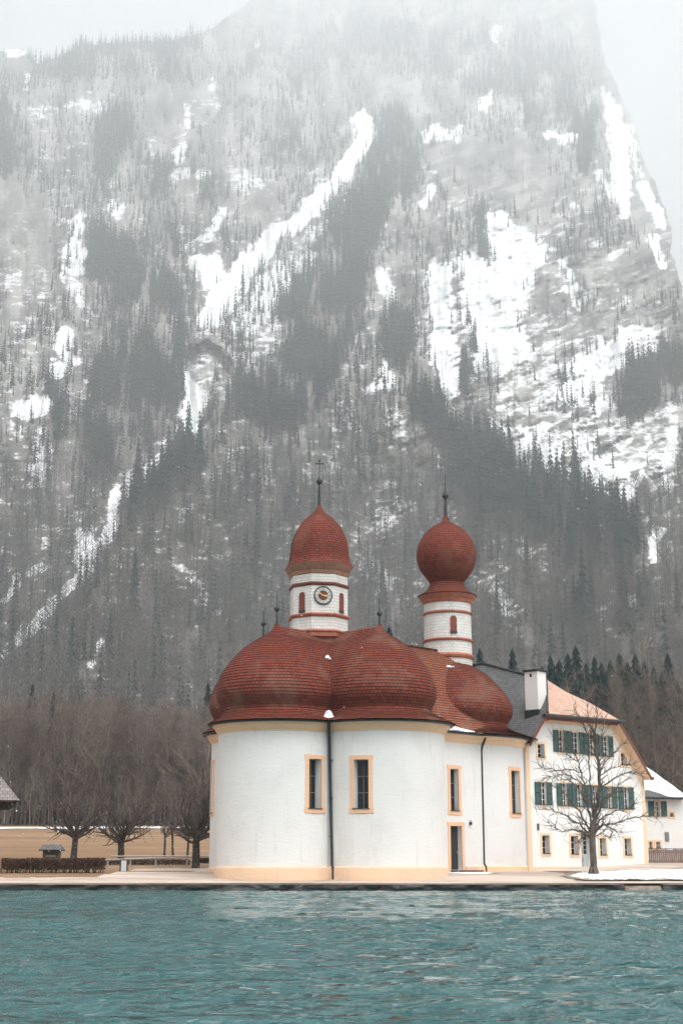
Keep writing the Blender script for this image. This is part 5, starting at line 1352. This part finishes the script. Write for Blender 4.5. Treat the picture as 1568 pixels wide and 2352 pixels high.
# ---- bare wood: five kinds of bare tree, copied
def wood_tree(seed, H=22, spread=1.0, dens=24):
    g_ = Grow(seed); r = g_.r
    tr = g_.branch((0, 0, -.6), (r.gauss(0, .03), r.gauss(0, .03), 1), H * .93, .26 * H / 22, 14, 'a', .035, .05, .10)
    for i in range(dens):
        t = r.uniform(.12, .98); q, d, rr = tr[min(13, int(t * 14))]; h = t
        a = r.uniform(0, 2*math.pi); el = r.uniform(.5, 1.15); L = H * (.26 * (1.08 - h) + .06) * r.uniform(.7, 1.2) * spread
        b = g_.branch(q, (math.cos(a) * math.cos(el), math.sin(a) * math.cos(el), math.sin(el)), L, max(.022, rr * .42), 4, 'a', .13, .10, .3)
        for q2, d2, r2 in b:
            for m_ in range(3):
                e = g_.branch(q2, g_.side(d2, r.uniform(.4, .9)), L * r.uniform(.22, .5), max(.013, r2 * .55), 2, 'a', .16, .12, .4)
                for q3, d3, r3 in e:
                    for w_ in range(2): g_.branch(q3, g_.side(d3, r.uniform(.3, .8)), L * r.uniform(.10, .22), .011, 1, 'a', .1, .12, .5)
    A = np.array(g_.S['a']); V_, F_ = seg_tris(A[:, :3], A[:, 3:6], A[:, 6], A[:, 7], 3)
    me = bpy.data.meshes.new('bare_tree'); me.from_pydata(V_.tolist(), [], F_.tolist()); me.materials.append(M['woodtree']); me.update(); return me
WT = [wood_tree(s, 22, sp, dn) for s, sp, dn in ((1, 1, 27), (2, .8, 25), (3, 1.15, 29), (4, .7, 23), (5, 1.0, 27), (6, .9, 25))]
LBL_W = 'tall bare grey-brown tree in the leafless wood at the foot of the mountain'
def put_wood(X, Y, H, label=LBL_W, group='bare trees of the wood'):
    o = bpy.data.objects.new('bare_tree', rnd.choice(WT)); COL.objects.link(o); k = H / 22
    o.location = (X, Y, gz(X, Y) - .1); o.scale = (k * rnd.uniform(.9, 1.15), k * rnd.uniform(.9, 1.15), k); o.rotation_euler = (0, 0, rnd.uniform(0, 6.28))
    return tag(o, label, 'tree', group)
for row, (Yr, n_) in enumerate(((246, 52), (256, 52), (270, 46), (288, 40))):
    for k in range(n_):
        px_ = -25 + 540 * (k + rnd.uniform(.1, .9)) / n_; Y_ = Yr + rnd.uniform(-4, 4)
        top = 1612 + rnd.gauss(0, 14) - (8 if row == 3 else 0) - 10 * math.sin(px_ / 90); z1_ = zat(top, Y_); X_ = xat(px_, Y_, 15)
        put_wood(X_, Y_, (z1_ - gz(X_, Y_)) / .985)
for row, (Yr, n_) in enumerate(((205, 14), (222, 18), (245, 18))):
    for k in range(n_):
        px_ = 1190 + 430 * (k + rnd.uniform(.1, .9)) / n_; Y_ = Yr + rnd.uniform(-6, 6)
        top = 1575 + rnd.gauss(0, 26) - 8 * row - .12 * (px_ - 1200) * (row > 0); z1_ = zat(top, Y_); X_ = xat(px_, Y_, 15)
        put_wood(X_, Y_, z1_ - gz(X_, Y_), 'tall bare tree in the mixed wood behind the lodge', 'bare trees behind the lodge')
for k in range(46):
    px_ = -20 + 530 * (k + rnd.uniform(.1, .9)) / 46; Y_ = rnd.uniform(238, 243); X_ = xat(px_, Y_, 10)
    put_wood(X_, Y_, rnd.uniform(6, 12), 'young bare tree at the front edge of the leafless wood', 'young trees along the edge of the wood')
# ---- spruces close behind the roofs and in the wood
def near_spruce(seed):
    return proto_mesh('spruce_tree', spruce_proto(random.Random(seed), 26, 11, .17), M['spruce'])
NS = [near_spruce(s) for s in (21, 22, 23, 24)]
def put_spruce(px_, top, Y_, label, group=None, wid=1.0):
    X_ = xat(px_, Y_, 20); z0_ = gz(X_, Y_); H = zat(top, Y_) - z0_
    o = bpy.data.objects.new('spruce_tree', NS[rnd.randrange(4)]); COL.objects.link(o); o.location = (X_, Y_, z0_); o.scale = (H * wid, H * wid, H); o.rotation_euler = (0, 0, rnd.uniform(0, 6))
    return tag(o, label, 'spruce tree', group)
put_spruce(895, 1437, 190, 'dark spruce top just behind the right front dome', wid=.85)
put_spruce(1105, 1488, 200, 'small spruce top right of the onion tower')
put_spruce(1181, 1488, 200, 'spruce top above the grey lodge roof, left of the chimney')
for px_, tp, Y_ in ((1270,1502,235),(1290,1515,228),(1330,1482,240),(1352,1522,232),(1372,1506,225),(1396,1540,222),(1432,1500,250),(1468,1502,245),(1450,1560,220),(1510,1530,255),(1545,1500,262),(1562,1560,235),(1325,1560,215),(1250,1530,240),(1312,1500,246),(1388,1520,238),(1410,1515,248),(1450,1520,236),(1490,1515,252),(1528,1545,240),(1340,1545,222),(1278,1540,226)):
    put_spruce(px_, tp, Y_, 'dark spruce among bare trees in the mixed wood behind the lodge', 'spruces behind the lodge', rnd.uniform(.95, 1.25))
put_spruce(67, 1569, 262, 'dark spruce top rising highest above the bare wood on the left', wid=.75)
put_spruce(117, 1589, 255, 'lower spruce top just emerging from the bare wood', wid=.75)
put_spruce(175, 1592, 300, 'faint spruce tip behind the crowns of the bare wood', wid=.6)
put_spruce(474, 1568, 268, 'dark spruce half hidden behind the left dome', wid=1.0)
# ---- limes on the meadow edge
def lime(name, base, H, W, seed, label, trunk_h, tr=.24, group=None, bark='limebark', nl=13, low=5):
    t = empty(name, base, label, 'tree', group); g_ = Grow(seed); r = g_.r; b = Vector(base)
    tr_ = g_.branch(b - Vector((0, 0, .3)), (r.gauss(0, .02), 0, 1), trunk_h + .3, tr, 6, 'trunk', .03, .05, .78)
    top = tr_[-1][0]
    limbs = []; Rc = (H - trunk_h) * .56
    for i in range(nl + low):
        a = 2.4 * i + r.uniform(-.4, .4); el = math.asin(min(.99, max(-.1, (i + .5) / (nl + low) * 1.08 - .05)))
        L = Rc * r.uniform(.85, 1.15) * (1 + .45 * math.sin(el))
        p0 = top + Vector((0, 0, r.uniform(-.4, .15)))
        lb = g_.branch(p0, (math.cos(a) * math.cos(el), math.sin(a) * math.cos(el), math.sin(el) + .12), L, tr * r.uniform(.28, .42), 7, 'limb', .2, .03, .2)
        limbs.append((lb, L))
    for lb, L in limbs:
        for k, (q, d, rr) in enumerate(lb):
            for m_ in range(3 if k > 0 else 1):
                s1 = g_.branch(q, g_.side(d, r.uniform(.5, 1.15)) + Vector((0, 0, .12)), L * r.uniform(.2, .42), max(.016, rr * .5), 4, 'limb', .22, .07, .35)
                for q2, d2, r2 in s1:
                    for w_ in range(3):
                        s2_ = g_.branch(q2, g_.side(d2, r.uniform(.4, 1.1)) + Vector((0, 0, .2)), r.uniform(.3, .75) * H / 6, .011, 2, 'twig', .2, .10, .5)
                        for _ in range(2):
                            if r.random() < .6: g_.branch(s2_[_][0], g_.side(s2_[_][1], .7) + Vector((0, 0, .2)), r.uniform(.18, .42), .008, 1, 'twig', .1, .1, .6)
    g_.mesh('trunk', 'trunk', M[bark], 8, t)
    cr = g_.mesh('branches', 'limb', M[bark if bark != 'limebark' else 'twig'], 5, t)
    g_.mesh('twigs', 'twig', M['twig'], 3, cr)
    return t
def base_at(px_, py_, Y_): p = at(px_, py_, Y_); return (p.x, p.y, gz(p.x, p.y))
lime('lime_tree', base_at(170, 1960, 112), zat(1782, 112) - 1.9, 5.6, 31, 'bare lime tree behind the hedge, just right of the dark hut', 1.9, .27)
lime('lime_tree', base_at(279, 1958, 112), zat(1770, 112) - 1.9, 5.8, 37, 'bare lime tree standing above the white sign board', 1.6, .28)
lime('lime_tree', base_at(449, 1990, 101), zat(1768, 101) - 1.0, 5.6, 43, 'thick lichened lime tree close to the left church wall', 2.0, .30)
for px_, h_, sd_ in ((377, 1878, 51), (398, 1850, 53), (430, 1850, 57)):
    lime('lime_tree', base_at(px_, 1966, 116), zat(h_, 116) - 2.2, 2.4, sd_, 'slim young lime tree with pale speckled trunk on the meadow', 1.9, .10, 'slim young limes on the meadow', nl=6, low=2)
# ---- the tree in front of the lodge, its limbs surveyed one by one
tb = base_at(1362, 2008, 89.0)
tree = empty('lakeside_tree', tb, 'large bare tree on the snow patch in front of the lodge', 'tree')
g_ = Grow(77); r = g_.r
LIMBS = [(.21, .9, 0, [(820,1945),(812,1800),(805,1690),(802,1600),(812,1480)]),
 (.145, .8, .3, [(812,1500),(838,1370),(855,1240),(868,1110),(850,1000),(836,900),(826,785)]),
 (.085, .3, -.6, [(806,1580),(775,1400),(745,1250),(735,1160),(705,1060),(680,980),(625,880),(600,800)]),
 (.08, .3, .9, [(800,1600),(745,1490),(690,1400),(610,1300),(545,1240),(480,1190)]),
 (.085, .25, -1.0, [(800,1620),(720,1530),(630,1480),(520,1410),(430,1385),(330,1385)]),
 (.06, .25, 1.2, [(800,1640),(720,1580),(640,1555),(550,1575),(480,1525),(430,1490)]),
 (.085, .25, -1.1, [(815,1600),(870,1535),(950,1512),(1060,1497),(1160,1452),(1250,1445),(1340,1460)]),
 (.05, .3, 1.3, [(815,1620),(870,1600),(930,1615),(960,1650)]), (.06, .3, 1.0, [(815,1560),(900,1520),(980,1560),(1060,1590)]),
 (.08, .3, .8, [(815,1520),(860,1400),(915,1310),(970,1270),(1020,1190),(1080,1140)]),
 (.06, .25, -.9, [(858,1230),(930,1160),(1040,1105),(1140,1078),(1250,1090)]), (.05, .3, .7, [(742,1200),(650,1120),(560,1090),(450,1105),(400,1120)]),
 (.05, .25, -.8, [(715,1080),(620,1050),(520,1065),(430,1045),(370,1035)]), (.05, .3, .9, [(865,1060),(930,960),(990,900),(1060,840),(1100,790)]),
 (.07, .3, -.5, [(812,1500),(795,1330),(785,1150),(775,1000),(772,860),(760,740),(720,650),(650,560)]), (.045, .3, .5, [(868,1110),(950,1045),(1050,1015),(1150,1010)]),
 (.06, .3, -1.2, [(815,1540),(890,1450),(990,1405),(1090,1390),(1190,1330)]), (.04, .3, .6, [(800,1640),(745,1610),(705,1625),(690,1660)]),
 (.045, .3, 1.0, [(836,900),(880,800),(900,700),(905,620)]), (.04, .3, -.7, [(830,860),(790,740),(770,620),(765,480)]), (.045, .3, .2, [(826,800),(830,700),(850,600),(835,520)]),
 (.05, .3, 1.4, [(760,1330),(690,1230),(640,1160),(590,1130),(520,1140)]), (.05, .3, -1.5, [(840,1360),(900,1290),(985,1250),(1060,1240),(1140,1230)]), (.04, .3, -1.3, [(680,980),(600,930),(540,860),(500,800)])]
zc0 = 820
for wr, tp, dep, pts in LIMBS:
    wr = wr if wr > .2 else wr * .82
    n = len(pts); prev = None
    dense = []
    for k in range(n - 1):
        for j in range(3): 
            t = j / 3; dense.append((pts[k][0] + (pts[k+1][0] - pts[k][0]) * t + r.gauss(0, 5) * (wr < .15), pts[k][1] + (pts[k+1][1] - pts[k][1]) * t + r.gauss(0, 5) * (wr < .15)))
    dense.append(pts[-1]); m_ = len(dense)
    P = [at(*zpx(*p), 89.0 + dep * 1.5 * k / m_) for k, p in enumerate(dense)]
    for k in range(m_ - 1):
        ra = wr * (1 - (1 - tp) * k / (m_ - 1)); rb = wr * (1 - (1 - tp) * (k + 1) / (m_ - 1)); g_.seg(P[k], P[k+1], ra, rb, 'trunk' if wr > .2 else 'limb')
        if wr > .2: continue
        d = (P[k+1] - P[k]).normalized(); f_ = k / m_
        for q in range(3 if wr > .1 else 4):
            if r.random() < .2 + .15 * f_: continue
            s1 = g_.branch(P[k+1], g_.side(d, r.uniform(.5, 1.1)) + Vector((0, 0, .12)), r.uniform(.4, 1.15), max(.016, rb * .4), 4, 'limb', .2, .06, .4)
            for q2, d2, r2 in s1:
                if r.random() < .95:
                    s2_ = g_.branch(q2, g_.side(d2, r.uniform(.4, 1)), r.uniform(.3, .85), .015, 3, 'twig', .2, .08, .5)
                    if r.random() < .8: g_.branch(s2_[1][0], g_.side(s2_[1][1], .7), r.uniform(.2, .5), .011, 2, 'twig', .2, .08, .6)
for k in range(5):
    a = 2*math.pi*k/5; g_.seg(Vector(tb) + Vector((math.cos(a) * .34, math.sin(a) * .34, -.12)), Vector(tb) + Vector((math.cos(a) * .08, math.sin(a) * .08, .5)), .12, .13, 'trunk')
g_.mesh('trunk', 'trunk', M['bark'], 10, tree)
br_ = g_.mesh('branches', 'limb', M['bark'], 6, tree); g_.mesh('twigs', 'twig', M['twig'], 3, br_)
# ---- hedges
def hedge(x0, x1, y0, y1, h, label, seed, clear=.28, n=9000):
    t = empty('hedge', ((x0 + x1) / 2, (y0 + y1) / 2, gz((x0 + x1) / 2, y0)), label, 'hedge')
    g2 = np.random.default_rng(seed); zb = gz((x0 + x1) / 2, (y0 + y1) / 2)
    X = g2.uniform(x0, x1, n); Y = g2.uniform(y0, y1, n); top = h * (.93 + .10 * fbm(X * 1.3, Y * 0, 2, seed)); Z = (clear + (1 - clear) * g2.random(n) ** .75) * top
    sz_ = g2.uniform(.03, .065, n); P = np.stack([X, Y, zb + Z], -1); A = g2.normal(size=(n, 3)); A /= np.linalg.norm(A, axis=1, keepdims=True); B = np.cross(A, g2.normal(size=(n, 3))); B /= np.linalg.norm(B, axis=1, keepdims=True)
    V = np.stack([P - A * sz_[:, None], P + B * sz_[:, None] * .6, P + A * sz_[:, None], P - B * sz_[:, None] * .6], 1).reshape(-1, 3) - np.array(t.location)
    np_mesh('leaves', V, np.arange(len(V)).reshape(-1, 4), M['hedgeleaf'], parent=t)
    m_ = int((x1 - x0) * 26); X = g2.uniform(x0, x1, m_); Y = g2.uniform(y0 + .1, y1 - .1, m_); P = np.stack([X, Y, np.full(m_, zb - .1)], -1); Q = P + np.stack([g2.normal(0, .12, m_), g2.normal(0, .08, m_), g2.uniform(.6, 1.0, m_) * h + .1], -1)
    V1, F1 = seg_tris(P, Q, np.full(m_, .022), np.full(m_, .008)); k_ = int(m_ * 6); i_ = g2.integers(0, m_, k_); u = g2.uniform(.3, 1, k_)[:, None]
    P2 = P[i_] + (Q[i_] - P[i_]) * u; Q2 = P2 + np.stack([g2.normal(0, .16, k_), g2.normal(0, .12, k_), np.abs(g2.normal(.1, .1, k_))], -1); Q2[:, 2] = np.minimum(Q2[:, 2], zb + h * 1.03); V2, F2 = seg_tris(P2, Q2, np.full(k_, .010), np.full(k_, .005))
    np_mesh('stems', np.concatenate([V1, V2]) - np.array(t.location), np.concatenate([F1, F2 + len(V1)]), M['hedgetwig'], parent=t)
hedge(xat(4, 91, 1), xat(238, 91, 1), 90.6, 91.8, zat(1971, 91) - gz(-18, 91), 'long clipped brown hedge beside the lakeside path', 3, .22, 15000)
hedge(xat(239, 104, 1), xat(436, 104, 1), 103.6, 104.4, zat(1973.5, 104) - gz(-13, 104), 'thin low bare hedge behind the rail fence', 8, .15, 2200)
hedge(xat(452, 106, 1), xat(500, 106, 1), 105.6, 106.4, zat(1970, 106) - gz(-10, 106), 'short hedge end between lime tree and church', 9, .1, 1500)

# ---- the snowflakes falling over the lake
gf = np.random.default_rng(4); nf = 260
Yf = gf.uniform(9, 40, nf); Xf = gf.uniform(-.32, .32, nf) * Yf; Zf = EYE + gf.uniform(-.02, .34, nf) * Yf; VV = []
for k in range(nf):
    a, b = gf.uniform(.003, .0055), gf.uniform(.3, .55); t_ = Vector((gf.normal(.7, .3), gf.normal(0, .3), gf.normal(-.35, .25))).normalized(); u_ = t_.cross(Vector((0, 1, 0))).normalized(); w_ = t_.cross(u_)
    c = Vector((Xf[k], Yf[k], max(Zf[k], .3))); pts = [c + t_ * a * 1.7, c - t_ * a * 1.7, c + u_ * a, c - u_ * a, c + w_ * a, c - w_ * a]
    for q_ in ((0,2,4),(2,1,4),(1,3,4),(3,0,4),(2,0,5),(1,2,5),(3,1,5),(0,3,5)): VV += [pts[i] for i in q_]
VV = np.array([tuple(v_) for v_ in VV]); tag(np_mesh('snowflakes', VV, np.arange(len(VV)).reshape(-1, 3), M['snow']), 'sparse white snowflakes drifting in the air over the lake', 'snowflakes', kind='stuff')

# ------------------------------------------------------------------ the air: thin mist and falling snow dim the mountain
HAZE = 1.66e-4
hx_, hy_, hz_top = float(np.abs(V[:, 0]).max()) + 500, float(V[:, 1].max()) + 600, float(V[:, 2].max()) + 120   # V: the mountain's points
mb = MB(); mb.box((-hx_, -1700, -8), (hx_, hy_, hz_top))
m = bpy.data.materials.new('haze_air'); m.use_nodes = True; nt = m.node_tree
for n_ in list(nt.nodes):
    if n_.type == 'BSDF_PRINCIPLED': nt.nodes.remove(n_)
pv = nt.nodes.new('ShaderNodeVolumePrincipled')
pv.inputs['Color'].default_value = (.943, .978, 1.0, 1); pv.inputs['Density'].default_value = HAZE
nt.links.new(pv.outputs[0], nt.nodes['Material Output'].inputs['Volume'])
hz = mb.build('haze', m)
tag(hz, 'pale winter mist that fades the mountain into the cloud', 'haze', kind='stuff')
